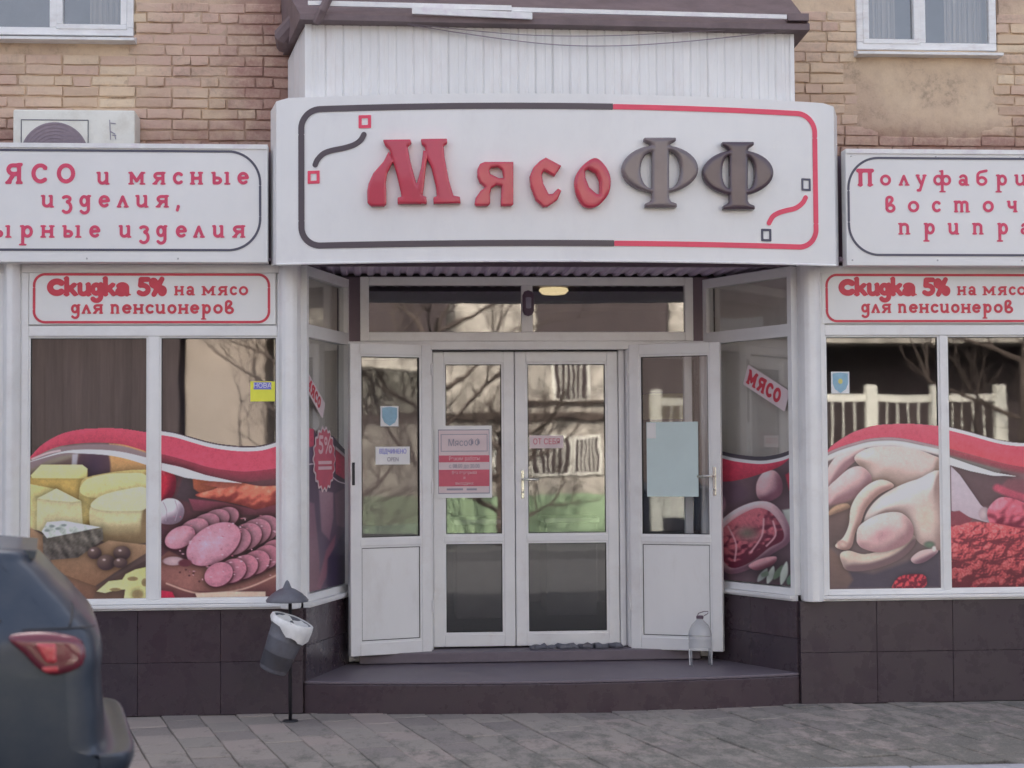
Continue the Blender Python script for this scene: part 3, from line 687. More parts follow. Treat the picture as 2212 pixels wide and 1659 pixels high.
# entrance step, low second step and threshold
def step_outline(g, ins):
    f_ = []
    for t in np.linspace(0, 1, 17): f_.append((PL + ins + (PR - PL - 2 * ins) * t, -.012 - .20 * math.sin(math.pi * t) ** .8 - g))
    return f_ + [(QR - ins * .3, QY + .3), (QL + ins * .3, QY + .3)]
relm(MB().prism(step_outline(0, .004), -.02, .2), 'entrance_step', M['plinth'], shop, bevel=.008)
relm(MB().prism(step_outline(-.002, .008), .201, .222), 'step_tread', M['step'], shop, bevel=.006)
relm(MB().box(QL + .1, QR - .1, QY - .16, QY + .4, .227, .305), 'threshold', M['step'], shop, bevel=.006)
mt = MB(); mt.tube([(1.12 + .72 * k / 26, QY - .03 + random.uniform(-.03, .03), .316 + random.uniform(-.004, .010)) for k in range(27)], [.012] + [random.uniform(.014, .030) for _ in range(25)] + [.01], 9)
relm(mt, 'crumpled_floor_rag', M['binpaint'], shop)

# angled glazed bays
def bay(p0, p1, zs, lab, sgn):
    """glazed flank from the pillar back to the portal; returns frame basis"""
    p0, p1 = Vector((*p0, 0)), Vector((*p1, 0)); d = (p1 - p0); L_ = d.length; d.normalize(); n = Vector((0, 0, 1)).cross(d) * sgn
    Mx = Matrix(((d.x, n.x, 0, p0.x), (d.y, n.y, 0, p0.y), (0, 0, 1, 0), (0, 0, 0, 1)))
    w = empty('angled_window', (0, 0, 0)); rel(w, shop); w['label'] = lab
    w.matrix_parent_inverse = Matrix.Translation(-shop.location)
    f = MB(); a = .045
    f.box(0, a, -.03, .04, Z_SILL - .03, Z_TOP, Mx).box(L_ - a, L_, -.03, .04, Z_SILL - .03, Z_TOP, Mx)
    f.box(a, L_ - a, -.03, .04, Z_MID - .0, Z_MID + .09, Mx).box(a, L_ - a, -.03, .04, Z_HEAD - .01, Z_TOP, Mx).box(a, L_ - a, -.03, .04, Z_SILL - .03, Z_SILL + .02, Mx)
    f.build('frame', M['upvc'], w)
    MB().box(a, L_ - a, .0, .006, Z_SILL + .02, Z_MID, Mx).build('pane', M['glass'], w)
    MB().box(a, L_ - a, .0, .006, Z_MID + .09, Z_HEAD - .01, Mx).build('pane', M['glass'], w)
    MB().box(0, L_, -.07, 0, Z_SILL - .055, Z_SILL - .032, Mx).box(0, L_, -.05, 0, Z_SILL - .07, Z_SILL - .056, Mx).build('sill', M['upvc'], w)
    return Mx, L_, a
BLm, BLl, ba = bay((PL, .02), (QL, QY), None, 'narrow angled window left of the door', 1)
BRm, BRl, _ = bay((PR, .02), (QR, QY), None, 'wide angled window right of the door', -1)
# make the frame basis point towards the street
def onbay(Mx, u, z, out): return Mx @ Vector((u, -out, z))

for Mx_, L_b, nm in ((BLm, BLl, 'narrow'), (BRm, BRl, 'wide')):
    MB().box(.05, L_b - .05, .05, .062, Z_SILL, Z_HEAD, Mx_).build('roller_blind', M['backing'], label='beige backing blind inside the ' + nm + ' angled window', cat='blind')
# entrance portal
por = empty('entrance_portal', (1.1, QY, .3)); rel(por, shop); por.location = (0, 0, 0)
def pp(mb, name, mat, **k):
    o = mb.build(name, M[mat], por, **k); return o
Yp = QY
tx0, tx1 = at(778, 660, Yp).x, at(1496, 660, Yp).x
tz0, tz1, gz0, gz1 = 2.665, 3.16, 2.735, 3.095
a0, a1 = at(797, 660, Yp).x, at(1126, 660, Yp).x; b0, b1 = at(1150, 660, Yp).x, at(1478, 660, Yp).x
f = MB().box(tx0, a0, Yp - .03, Yp + .05, tz0, tz1).box(b1, tx1, Yp - .03, Yp + .05, tz0, tz1).box(a1, b0, Yp - .03, Yp + .05, gz0, gz1)
f.box(a0, b1, Yp - .03, Yp + .05, gz1, tz1).box(a0, b1, Yp - .03, Yp + .05, tz0, gz0)
pp(f, 'transom_frame', 'upvc', bevel=.006)
pp(MB().box(a0, a1, Yp, Yp + .006, gz0, gz1), 'transom_pane', 'glass_door'); pp(MB().box(b0, b1, Yp, Yp + .006, gz0, gz1), 'transom_pane', 'glass_door')
d0, d1 = at(752, 660, Yp).x, at(1523, 660, Yp).x
pp(MB().box(d0 - .03, tx0, Yp - .012, Yp + .05, 2.64, tz1), 'dark_infill', 'maroon'); pp(MB().box(tx1, d1 + .03, Yp - .012, Yp + .05, 2.64, tz1), 'dark_infill', 'maroon')
pp(MB().box(QL - .02, QR + .02, Yp - .035, Yp + .05, 2.60, 2.664), 'head_beam', 'upvc', bevel=.006)
hl, hr = .387, 1.885                            # door opening
zd0, zd1 = .31, 2.60
j = MB().box(hl - .075, hl, Yp - .03, Yp + .14, zd0, zd1).box(hr, hr + .06, Yp - .03, Yp + .14, zd0, zd1)
pp(j, 'door_jamb', 'upvc', bevel=.006)
sl1 = at(1480, 1100, Yp).x
s_ = MB().box(QL, QL + .06, Yp - .02, Yp + .05, zd0 - .08, zd1).box(sl1, sl1 + .06, Yp - .02, Yp + .05, zd0 - .08, zd1).box(QR - .05, QR, Yp - .02, Yp + .05, zd0 - .08, zd1)
s_.box(QL + .06, hl - .075, Yp - .02, Yp + .05, 1.05, 1.12).box(hr + .06, sl1, Yp - .02, Yp + .05, 1.05, 1.12).box(sl1 + .06, QR - .05, Yp - .02, Yp + .05, 1.05, 1.12)
s_.box(QL + .06, hl - .075, Yp - .018, Yp + .05, zd0 - .08, zd0).box(hr + .06, sl1, Yp - .018, Yp + .05, zd0 - .08, zd0).box(sl1 + .06, QR - .05, Yp - .018, Yp + .05, zd0 - .08, zd0)
pp(s_, 'sidelight_frame', 'upvc', bevel=.005)
for a, b in ((QL + .06, hl - .075), (hr + .06, sl1), (sl1 + .06, QR - .05)):
    pp(MB().box(a, b, Yp + .01, Yp + .016, 1.12, zd1), 'sidelight_pane', 'glass'); pp(MB().box(a, b, Yp + .01, Yp + .03, zd0, 1.05), 'sidelight_panel', 'maroon')

def handle(par, x, z, y, sgn, Mx=None):
    h = MB(); b = Mx or Matrix.Identity(4)
    h.box(x - .013, x + .013, y - .008, y, z - .15, z + .07, b)
    o = h.build('handle_plate', M['metal'], par, bevel=.004)
    t = MB(); t.tube([b @ Vector(q) for q in ((x, y - .006, z), (x, y - .05, z), (x + .02 * sgn, y - .056, z), (x + .12 * sgn, y - .056, z - .004))], .009, 10)
    t.tube([b @ Vector(q) for q in ((x, y - .007, z - .1), (x, y - .016, z - .1))], .009, 10)
    t.build('handle_lever', M['metal'], par, smooth=True)
def leaf(name, x0, x1, z0, z1, y, gx, zg, zp, Mx=None, panel=None, lab=None, par=None, gm='glass_door', stile=.085):
    """door leaf in its own x range: stiles, rails, upper pane and a lower pane or panel"""
    d = empty(name, (0, 0, 0)); d.parent = par or por
    if lab: d['label'] = lab
    f = MB(); th = .055; s = stile
    f.box(x0, x0 + s, y, y + th, z0, z1, Mx).box(x1 - s, x1, y, y + th, z0, z1, Mx)
    for a, b in ((z0, z0 + .095), (zp - .05, zp), (zg, zg), (z1 - .085, z1)):
        if b > a: f.box(x0 + s, x1 - s, y + .001, y + th - .001, a, b, Mx)
    f.build('frame', M['upvc'], d, bevel=.006)
    bd = MB()
    for (za, zb_) in ((z0 + .095, zp - .05), (zp, z1 - .085)):
        bd.box(x0 + s, x0 + s + .014, y + .008, y + .04, za, zb_, Mx).box(x1 - s - .014, x1 - s, y + .008, y + .04, za, zb_, Mx)
        bd.box(x0 + s + .014, x1 - s - .014, y + .008, y + .04, za, za + .014, Mx).box(x0 + s + .014, x1 - s - .014, y + .008, y + .04, zb_ - .014, zb_, Mx)
    bd.build('glazing_bead', M['upvc'], d)
    gk = MB(); g0, g1 = s + .014, s + .0195
    for (za, zb_) in (((z0 + .095, zp - .05), (zp, z1 - .085))):
        gk.box(x0 + g0, x0 + g1, y + .015, y + .034, za + .014, zb_ - .014, Mx).box(x1 - g1, x1 - g0, y + .015, y + .034, za + .014, zb_ - .014, Mx)
        gk.box(x0 + g1, x1 - g1, y + .015, y + .034, za + .014, za + .0195, Mx).box(x0 + g1, x1 - g1, y + .015, y + .034, zb_ - .0195, zb_ - .014, Mx)
    gk.build('gasket', M['rubber'], d)
    MB().box(x0 + s, x1 - s, y + .024, y + .03, zp, z1 - .085, Mx).build('pane', M[gm], d)
    if panel: MB().box(x0 + s, x1 - s, y + .018, y + .036, z0 + .095, zp - .05, Mx).build('panel', M[panel], d)
    else: MB().box(x0 + s, x1 - s, y + .024, y + .03, z0 + .095, zp - .05, Mx).build('pane', M[gm], d)
    return d
Yd = QY + .07; zr_ = 1.17
mid = at(1113, 1100, Yd).x
dl = leaf('door', hl + .004, mid - .003, .32, 2.59, Yd, None, None or 0, zr_, lab='closed glazed inner door with the hours plate', gm='glass_door')
dr = leaf('door', mid + .003, hr - .055, .32, 2.59, Yd, None, 0, zr_, lab='closed glazed inner door with a lever handle', gm='glass_door')
pp(MB().box(hr - .05, hr - .004, Yd - .01, Yd + .06, .31, 2.6), 'door_frame_post', 'upvc', bevel=.004)
handle(dr, at(1129, 1040, Yd).x, at(1129, 1035, Yd).z, Yd, 1)
def hinge(x, y, angle): return Matrix.Translation((x, y, 0)) @ Matrix.Rotation(angle, 4, 'Z')
LW = .70
# left outer leaf swings out to the left: local x runs from hinge to the free edge
fl_ = at(758, 1415, .70); fr_ = at(1562, 1410, .64)
HL = Vector((hl - .012, Yp - .06)); dvec = Vector((fl_.x, .70)) - HL; LWl = dvec.length
MLl = Matrix(((-dvec.x / LWl, -dvec.y / LWl * -1 * -1, 0, fl_.x), (-dvec.y / LWl, dvec.x / LWl * -1, 0, .70), (0, 0, 1, 0), (0, 0, 0, 1)))
def basis(pa, pb):                               # x axis from pa to pb, y axis away from the street
    a, b = Vector((*pa, 0)), Vector((*pb, 0)); d = (b - a).normalized(); n = Vector((-d.y, d.x, 0))
    if n.y < 0: n = -n
    return Matrix(((d.x, n.x, 0, a.x), (d.y, n.y, 0, a.y), (0, 0, 1, 0), (0, 0, 0, 1))), (b - a).length
MLl, LWl = basis((fl_.x, .70), (HL.x, HL.y))
MLr, LWr = basis((hr + .012, Yp - .06), (fr_.x, .64))
zo0, zo1 = .30, 2.635
ol = leaf('door', 0, LWl, zo0, zo1, 0, None, 0, 1.165, Mx=MLl, panel='door_panel', lab='outer door leaf swung open to the left, crest sticker on its glass', stile=.078, gm='glass')
orr = leaf('door', 0, LWr, zo0, zo1, 0, None, 0, 1.165, Mx=MLr, panel='door_panel', lab='outer door leaf swung open to the right, pale sheet on its glass', stile=.082, gm='glass')
zh = at(1540, 1028, .66).z
handle(orr, LWr - .05, zh, 0, -1, MLr)
MB().box(.012, .034, -.008, 0, zh - .05, zh + .12, MLl).build('latch', M['black'], ol, bevel=.003)
for z in (.6, 1.5, 2.4):
    MB().tube([MLl @ Vector((LWl + .004, -.004, z)), MLl @ Vector((LWl + .004, -.004, z + .09))], .009, 8).build('hinge', M['upvc'], ol)
    MB().tube([MLr @ Vector((-.004, -.004, z)), MLr @ Vector((-.004, -.004, z + .09))], .009, 8).build('hinge', M['upvc'], orr)

# corrugated soffit over the recess and under the signs
sf = MB(); x = -3.4; V = []; F = []; k = 0; y0, y1 = -.62, QY + .0
prof = []
while x < 5.4:
    prof += [(x, 3.172), (x + .035, 3.172), (x + .05, 3.192), (x + .085, 3.192)]; x += .1
def fy(xx): return sign_y(xx) + .03 if -.68 < xx < 3.12 else -.13
SX0, SX1 = at(597, 400, -.35).x, at(1803, 400, -.35).x
SXc, SXh = (SX0 + SX1) / 2, (SX1 - SX0) / 2
def sign_y(x): t = max(-1, min(1, (x - SXc) / SXh)); return -.35 - .25 * (1 - t * t)
n = len(prof)
V = [(px_, fy(px_), z) for px_, z in prof] + [(px_, (QY + .05 if PL - .1 < px_ < PR + .1 else .05), z) for px_, z in prof]
rel(mesh('soffit', V, [(i, n + i, n + i + 1, i + 1) for i in range(n - 1)], M['soffit']), shop)
relm(MB().box(-9, 12, .05, .1, Z_TOP, 3.95).box(-9, 12, .1, BY, 3.86, 3.90), 'fascia_backing', M['maroon'], shop)

# ================================================================== SIGNS
SZ0, SZ1 = 3.108, 4.250
ms = empty('main_sign', (SXc, -.5, SZ0), label='long bowed white shop sign with red and grey raised letters over the door', cat='sign')
n = 48; V = []; F = []
xs = [SX0 + (SX1 - SX0) * i / n for i in range(n + 1)]
def rim(x): return SZ1 - (0.0 if abs((x - SXc) / SXh) < .97 else .02)
for x in xs: V += [(x, sign_y(x), SZ0), (x, sign_y(x), rim(x)), (x, sign_y(x) + .10, SZ0), (x, sign_y(x) + .10, rim(x))]
for i in range(n):
    a, b = 4 * i, 4 * i + 4
    F += [(a, b, b + 1, a + 1), (a + 2, a + 3, b + 3, b + 2), (a + 1, b + 1, b + 3, a + 3), (a, a + 2, b + 2, b)]
F += [(0, 1, 3, 2), (4 * n, 4 * n + 2, 4 * n + 3, 4 * n + 1)]
rel(mesh('board', V, F, M['sign']), ms)
e0, e1 = at(584, 400, -.1).x, at(1813, 400, -.1).x
for xa, xb in ((SX0, e0), (SX1, e1)):            # end returns
    v = [(xa, -.352, SZ0), (xa, -.352, SZ1 - .02), (xb, -.06, SZ0 + .02), (xb, -.06, SZ1 - .03)]
    v += [(x + (.01 if xb < xa else -.01), y + .01, z) for x, y, z in v]
    rel(mesh('end_return', v, [(0, 1, 3, 2), (4, 6, 7, 5), (0, 2, 6, 4), (1, 5, 7, 3), (2, 3, 7, 6), (0, 4, 5, 1)], M['sign']), ms)
relm(MB().tube([(x, sign_y(x) - .004, SZ0 - .004) for x in xs], .008, 6), 'lower_trim', M['flash'], ms)
def osg(px, py):
    Y = -.5
    for _ in range(5): p = at(px, py, Y); Y = sign_y(p.x)
    return p
def s3(x, z, o): return (x, sign_y(x) - .002 - o, z)
def T2(pts, sc, ox_, oy_): return [(lambda q: (q.x, q.z))(osg(x * sc + ox_, y * sc + oy_)) for x, y in pts]
def poly_shape(pols, holes, cell):
    def fn(X, Z):
        d = np.full(X.shape, 9.)
        for p in pols: d = np.minimum(d, poly_d(X, Z, p))
        for p in holes: d = np.maximum(d, -poly_d(X, Z, p))
        return d
    a = [q for p in pols for q in p]
    return (fn, min(q[0] for q in a), max(q[0] for q in a), min(q[1] for q in a), max(q[1] for q in a), cell)
pil = lambda w, h: (lambda d: h * math.sqrt(max(0, 1 - (1 - min(d / w, 1)) ** 2)))
z2 = (.31667, 553, 0)
Mp = [[(905, 1040), (870, 1110), (800, 1190), (768, 1260), (758, 1310), (760, 1390), (786, 1413), (875, 1413), (890, 1398), (890, 1330), (886, 1260), (895, 1190), (935, 1110)],
      [(866, 962), (1052, 960), (1060, 985), (1034, 1008), (1050, 1100), (1095, 1270), (1135, 1340), (1162, 1352), (1164, 1397), (966, 1397), (964, 1355), (992, 1350), (985, 1310), (960, 1200), (935, 1110), (910, 1030), (880, 1000)],
      [(1140, 1030), (1172, 1060), (1160, 1140), (1138, 1335), (1085, 1330), (1093, 1270), (1125, 1150)],
      [(1124, 957), (1300, 955), (1304, 985), (1278, 1005), (1285, 1080), (1315, 1240), (1345, 1342), (1388, 1350), (1394, 1394), (1210, 1397), (1208, 1354), (1232, 1346), (1225, 1280), (1195, 1150), (1162, 1080), (1150, 1010), (1128, 990)]]
shape([poly_shape([T2(p, *z2) for p in Mp], [], .006)], 'letter', M['red'], None, s3, .05, pil(.012, .008), True, label='raised red letter М')
yap = [(1556, 1113), (1752, 1113), (1752, 1400), (1738, 1411), (1668, 1411), (1666, 1385), (1672, 1275), (1640, 1268), (1604, 1290), (1594, 1330), (1594, 1395), (1578, 1411), (1500, 1411), (1488, 1398), (1494, 1360), (1528, 1310), (1562, 1284), (1522, 1252), (1506, 1210), (1508, 1160), (1526, 1126)]
yah = [(1600, 1152), (1650, 1146), (1676, 1166), (1684, 1222), (1655, 1224), (1596, 1196), (1588, 1170)]
shape([poly_shape([T2(yap, *z2)], [T2(yah, *z2)], .005)], 'letter', M['red'], None, s3, .05, pil(.012, .008), True, label='raised red letter я')
cp = [(1972, 1083), (2078, 1140), (2032, 1210), (1962, 1170), (1945, 1200), (1955, 1260), (1992, 1332), (2020, 1330), (2055, 1293), (2078, 1308), (2052, 1370), (1985, 1417), (1955, 1419), (1903, 1370), (1869, 1280), (1863, 1210), (1888, 1150), (1930, 1108)]
shape([poly_shape([T2(cp, *z2)], [], .005)], 'letter', M['red'], None, s3, .05, pil(.012, .008), True, label='raised red letter с')
z3 = (.28446, 1216.6, 0)
op = crom([(225, 1210), (280, 1232), (337, 1310), (354, 1390), (337, 1480), (270, 1562), (205, 1587), (145, 1570), (98, 1500), (79, 1410), (94, 1330), (150, 1258)], 3)
oh = [(185, 1293), (240, 1323), (267, 1380), (270, 1482), (245, 1480), (190, 1430), (163, 1360), (160, 1308)]
shape([poly_shape([T2(op, *z3)], [T2(oh, *z3)], .005)], 'letter', M['red'], None, s3, .05, pil(.03, .012), True, label='raised red letter о')
def phi(cx, cy, rx, ry, st0, st1, yt, yb, s0, s1, cl, cr, mat, lab):
    ex = [(cx + rx * math.cos(a), cy + ry * math.sin(a)) for a in np.linspace(0, 2 * math.pi, 40)[:-1]]
    stem = [(s0, yt), (s1, yt), (s1, yt + 24), (st1 + 12, yt + 45), (st1, yt + 65), (st1, yb - 65), (st1 + 15, yb - 42), (s1 + 6, yb - 28), (s1 + 8, yb), (s0 + 8, yb), (s0 + 8, yb - 28), (st0 - 15, yb - 42), (st0, yb - 65), (st0, yt + 65), (st0 - 20, yt + 45), (s0, yt + 24)]
    def cnt_(x0, x1, y0, y1, side):
        pts = []
        for a in np.linspace(-math.pi / 2, math.pi / 2, 14):
            pts.append((x0 - (x0 - x1) * math.cos(a) if side < 0 else x0 + (x1 - x0) * math.cos(a), (y0 + y1) / 2 + (y1 - y0) / 2 * math.sin(a)))
        return pts
    h1 = cnt_(st0, cl[0], cl[1], cl[2], -1); h2 = cnt_(st1, cr[0], cr[1], cr[2], 1)
    E_, S_, H1, H2 = T2(ex, *z3), T2(stem, *z3), T2(h1, *z3), T2(h2, *z3)
    def fn(X, Z):
        d = poly_d(X, Z, E_)
        for h in (H1, H2): d = np.maximum(d, -poly_d(X, Z, h))
        return np.minimum(d, poly_d(X, Z, S_))
    a = E_ + S_
    shape([(fn, min(q[0] for q in a), max(q[0] for q in a), min(q[1] for q in a), max(q[1] for q in a), .006)], 'letter', mat, None, s3, .05, pil(.03, .014), True, label=lab)
phi(726, 1292, 289, 183, 665, 795, 1056, 1582, 606, 846, (578, 1165, 1440), (882, 1155, 1440), M['phi1'], 'raised grey letter Ф')
phi(1316, 1320, 268, 172, 1252, 1390, 1088, 1598, 1196, 1436, (1196, 1192, 1442), (1444, 1200, 1446), M['phi2'], 'raised darker grey letter Ф at the end')
for o in [o for o in D.objects if o.name.startswith('letter') and o.parent is None]: rel(o, ms)
# border line: grey half and red half
L0, L1 = osg(651, 380).x, osg(1761, 380).x; T0, B0 = osg(1200, 229).z, osg(1200, 525).z; xm = osg(1324, 229).x
def border(x0, x1, z0, z1, r, w, keep, Yf, name, mat, par, cell=.006):
    def mk(fn): return (fn, x0 - w, x1 + w, z0 - w, z1 + w, cell)
    def band(X, Z): return np.maximum(np.abs(rr_d(X, Z, x0, x1, z0, z1, r)) - w / 2, keep(X))
    parts = [mk(band)]
    # only sample near the outline
    parts = [(band, x0 - w, x1 + w, z1 - r - w, z1 + w, cell), (band, x0 - w, x1 + w, z0 - w, z0 + r + w, cell),
             (lambda X, Z: np.maximum(band(X, Z), np.maximum(Z - (z1 - r - w + .0), (z0 + r + w) - Z)), x0 - w, x0 + w, z0 + r, z1 - r, cell),
             (lambda X, Z: np.maximum(band(X, Z), np.maximum(Z - (z1 - r - w), (z0 + r + w) - Z)), x1 - w, x1 + w, z0 + r, z1 - r, cell)]
    parts[0] = (lambda X, Z: np.maximum(band(X, Z), (z1 - r - w) - Z), *parts[0][1:]); parts[1] = (lambda X, Z: np.maximum(band(X, Z), Z - (z0 + r + w)), *parts[1][1:])
    return shape(parts, name, mat, None, Yf, .003)
rel(border(L0, L1, B0, T0, .13, .042, lambda X: X - xm, s3, 'border_line', M['greyline'], ms), ms)
rel(border(L0, L1, B0, T0, .13, .036, lambda X: xm - X, s3, 'border_line', M['redline'], ms), ms)
def ring_sq(px, py, w, h, t):
    c = osg(px, py); a = osg(px + w / 2, py).x - c.x; b = c.z - osg(px, py + h / 2).z; tt = a * t
    fn = lambda X, Z: np.maximum(rr_d(X, Z, c.x - a, c.x + a, c.z - b, c.z + b, .003), -rr_d(X, Z, c.x - a + tt, c.x + a - tt, c.z - b + tt, c.z + b - tt, .003))
    return (fn, c.x - a, c.x + a, c.z - b, c.z + b, .004)
for q in ((788, 263, 27, 28, .5), (677.5, 383, 26, 28, .5)): rel(shape([ring_sq(*q)], 'ornament_square', M['redline'], None, s3, .003), ms)
for q in ((1741, 399, 20, 27, .42), (1655, 508, 22, 27, .42)): rel(shape([ring_sq(*q)], 'ornament_square', M['darkline'], None, s3, .003), ms)
def scurve(pts, w):
    q = [(lambda p: (p.x, p.z))(osg(x, y)) for x, y in crom(pts, 5, False)]
    return (lambda X, Z: seg_d(X, Z, q) - w / 2, min(p[0] for p in q) - w, max(p[0] for p in q) + w, min(p[1] for p in q) - w, max(p[1] for p in q) + w, .005)
rel(shape([scurve([(786, 291), (779, 303), (765, 313), (743, 320), (718, 325), (699, 332), (686, 345), (681, 356)], .038)], 'ornament_curve', M['greyline'], None, s3, .003), ms)
rel(shape([scurve([(1740, 427), (1733, 439), (1718, 450), (1698, 455), (1682, 460), (1669, 468), (1661, 482)], .034)], 'ornament_curve', M['redline'], None, s3, .003), ms)

def board_sign(x0, x1, z0, z1, Yf, mat, lab, loc):
    s = empty('sign', loc, label=lab, cat='sign')
    rel(MB().box(x0, x1, Yf, Yf + .12, z0, z1).build('board', M[mat], bevel=.004), s); return s
SY = -.20
s1 = board_sign(-4.6, e0 - .012, 3.135, 3.958, SY, 'sign2', 'white sign left of the main sign, red words about meat and cheese', (-1.8, SY, 3.13))
s2 = board_sign(e1 + .02, 7.2, 3.122, 3.958, SY, 'sign2', 'white sign right of the main sign starting with Полуфабри', (4.4, SY, 3.13))
for sg_, xa, xb in ((s1, -4.5, e0 - .05), (s2, e1 + .06, 7.1)):
    for x in np.arange(xa, xb, .62):
        for z in (3.16, 3.905):
            rel(MB().lathe([(.001, .004), (.006, .003), (.007, 0)], 8, Matrix.Translation((x, SY, z)) @ Matrix.Rotation(math.pi / 2, 4, 'X')).build('screw', M['steel']), sg_)
pl_ = lambda x, z, o: (x, SY - .001 - o, z)
rel(MB().box(-4.6, e0 - .012, SY - .012, SY - .0005, 3.925, 3.957).build('top_trim', M['flash']), s1)
rel(MB().box(e1 + .02, 7.2, SY - .012, SY - .0005, 3.925, 3.957).build('top_trim', M['flash']), s2)
zt_, zb_s = at(300, 326, SY).z, at(300, 540, SY).z
rel(border(-4.45, at(562, 430, SY).x, zb_s, zt_, .22, .016, lambda X: X * 0 - 1, pl_, 'border_line', M['darkline'], s1), s1)
zt_, zb_s = at(2000, 342, SY).z, at(2000, 551, SY).z
rel(border(at(1833, 440, SY).x, 7.0, zb_s, zt_, .22, .016, lambda X: X * 0 - 1, pl_, 'border_line', M['darkline'], s2), s2)
YT = SY - .001
def C(s, b, h, *xs): return [(ch, xs[2 * i], xs[2 * i + 1], b, h) for i, ch in enumerate(s)]
l1 = C('яСО'.replace('С', 'с').replace('О', 'о'), 397.5, 46, 11, 49, 66, 103, 120, 165) + [('м', -58, -8, 397.5, 46)] + C('имясные', 398.7, 27.5, 208, 237, 277, 314, 329, 358, 373, 395, 410, 439, 456, 498, 512, 537)
lettering('lettering', l1, YT, M['pinktext'], s1)
lettering('lettering', C('изделия', 448.3, 27, 88, 117, 132, 157, 171, 197, 212, 237, 252, 278, 292, 321, 336, 365) + [(',', 380, 389, 448.3, 26)], YT, M['pinktext'], s1)
lettering('lettering', C('сырныеизделия', 513.5, 27, -56, -34, -17, 25, 41, 72, 87, 118, 134, 176, 192, 216, 256, 284, 299, 324, 337, 362, 379, 403, 417, 442, 458, 485, 501, 530), YT, M['pinktext'], s1)
lettering('lettering', [('П', 1852, 1886, 401, 35)] + C('олуфабри', 401, 24, 1900, 1926, 1941, 1964, 1978, 2001, 2015, 2056, 2070, 2093, 2108, 2134, 2150, 2176, 2191, 2218), YT, M['pinktext'], s2)
lettering('lettering', C('восточ', 458.6, 25, 1912, 1935, 1960, 1987, 2013, 2032, 2060, 2096, 2122, 2148, 2175, 2198), YT, M['pinktext'], s2)
lettering('lettering', C('припра', 506.6, 25, 1940, 1967, 1994, 2020, 2047, 2072, 2100, 2125, 2153, 2178, 2204, 2228), YT, M['pinktext'], s2)

# discount boards
DY = -.036
def discount():
    s = empty('sign', ((XL0 + XL1) / 2, DY, 2.75))
    x0, x1 = XL0 + .004, XL1 - .012; z0, z1 = Z_MID + .082, Z_HEAD - .002
    a = [rel(MB().box(x0, x1, DY, DY + .03, z0, z1).build('board', M['disc'], bevel=.003), s)]
    pf = lambda x, z, o: (x, DY - .001 - o, z)
    p0, p1 = at(74, 592, DY), at(581, 697, DY)
    a.append(rel(border(p0.x, p1.x, p1.z + .004, p0.z - .002, .075, .017, lambda X: X * 0 - 1, pf, 'border_line', M['disctext'], s), s))
    Yt = DY - .001
    heavy = [('с', 102, 138, 637, 33)] + C('кидка', 638, 26, 137, 169, 166, 198, 196, 224, 221, 252, 249, 282)
    a.extend(lettering('letter', C('5%', 638, 37, 296, 325, 324, 358), Yt, M['disctext'], s, w=.30))
    a.extend(lettering('lettering', heavy, Yt, M['disctext'], s, w=.40))
    a.extend(lettering('lettering', C('намясо', 638, 20, 376, 398, 402, 421, 435, 466, 470, 492, 496, 512, 515, 537), Yt, M['disctext'], s))
    a.extend(lettering('lettering', C('дляпенсионеров', 677.7, 20.5, 153, 174, 176, 197, 200, 223, 238, 259, 263, 284, 287, 311, 314, 332, 335, 358, 361, 382, 384, 408, 410, 430, 434, 456, 460, 482, 485, 506), Yt, M['disctext'], s, w=.26))
    return s, a
ds, parts_ = discount()
tag(ds, 'discount board above the cheese and sausage windows', 'sign', 'discount boards for pensioners')
d2 = ds.copy(); COL.objects.link(d2)
shift = at(1812, 640, DY).x - at(102, 640, DY).x
d2.location = ds.location + Vector((shift, 0, .004)); tag(d2, 'discount board above the chicken and mince windows', 'sign', 'discount boards for pensioners')
for o in parts_:
    c = o.copy(); COL.objects.link(c); c.parent = d2; c.matrix_parent_inverse = o.matrix_parent_inverse.copy()

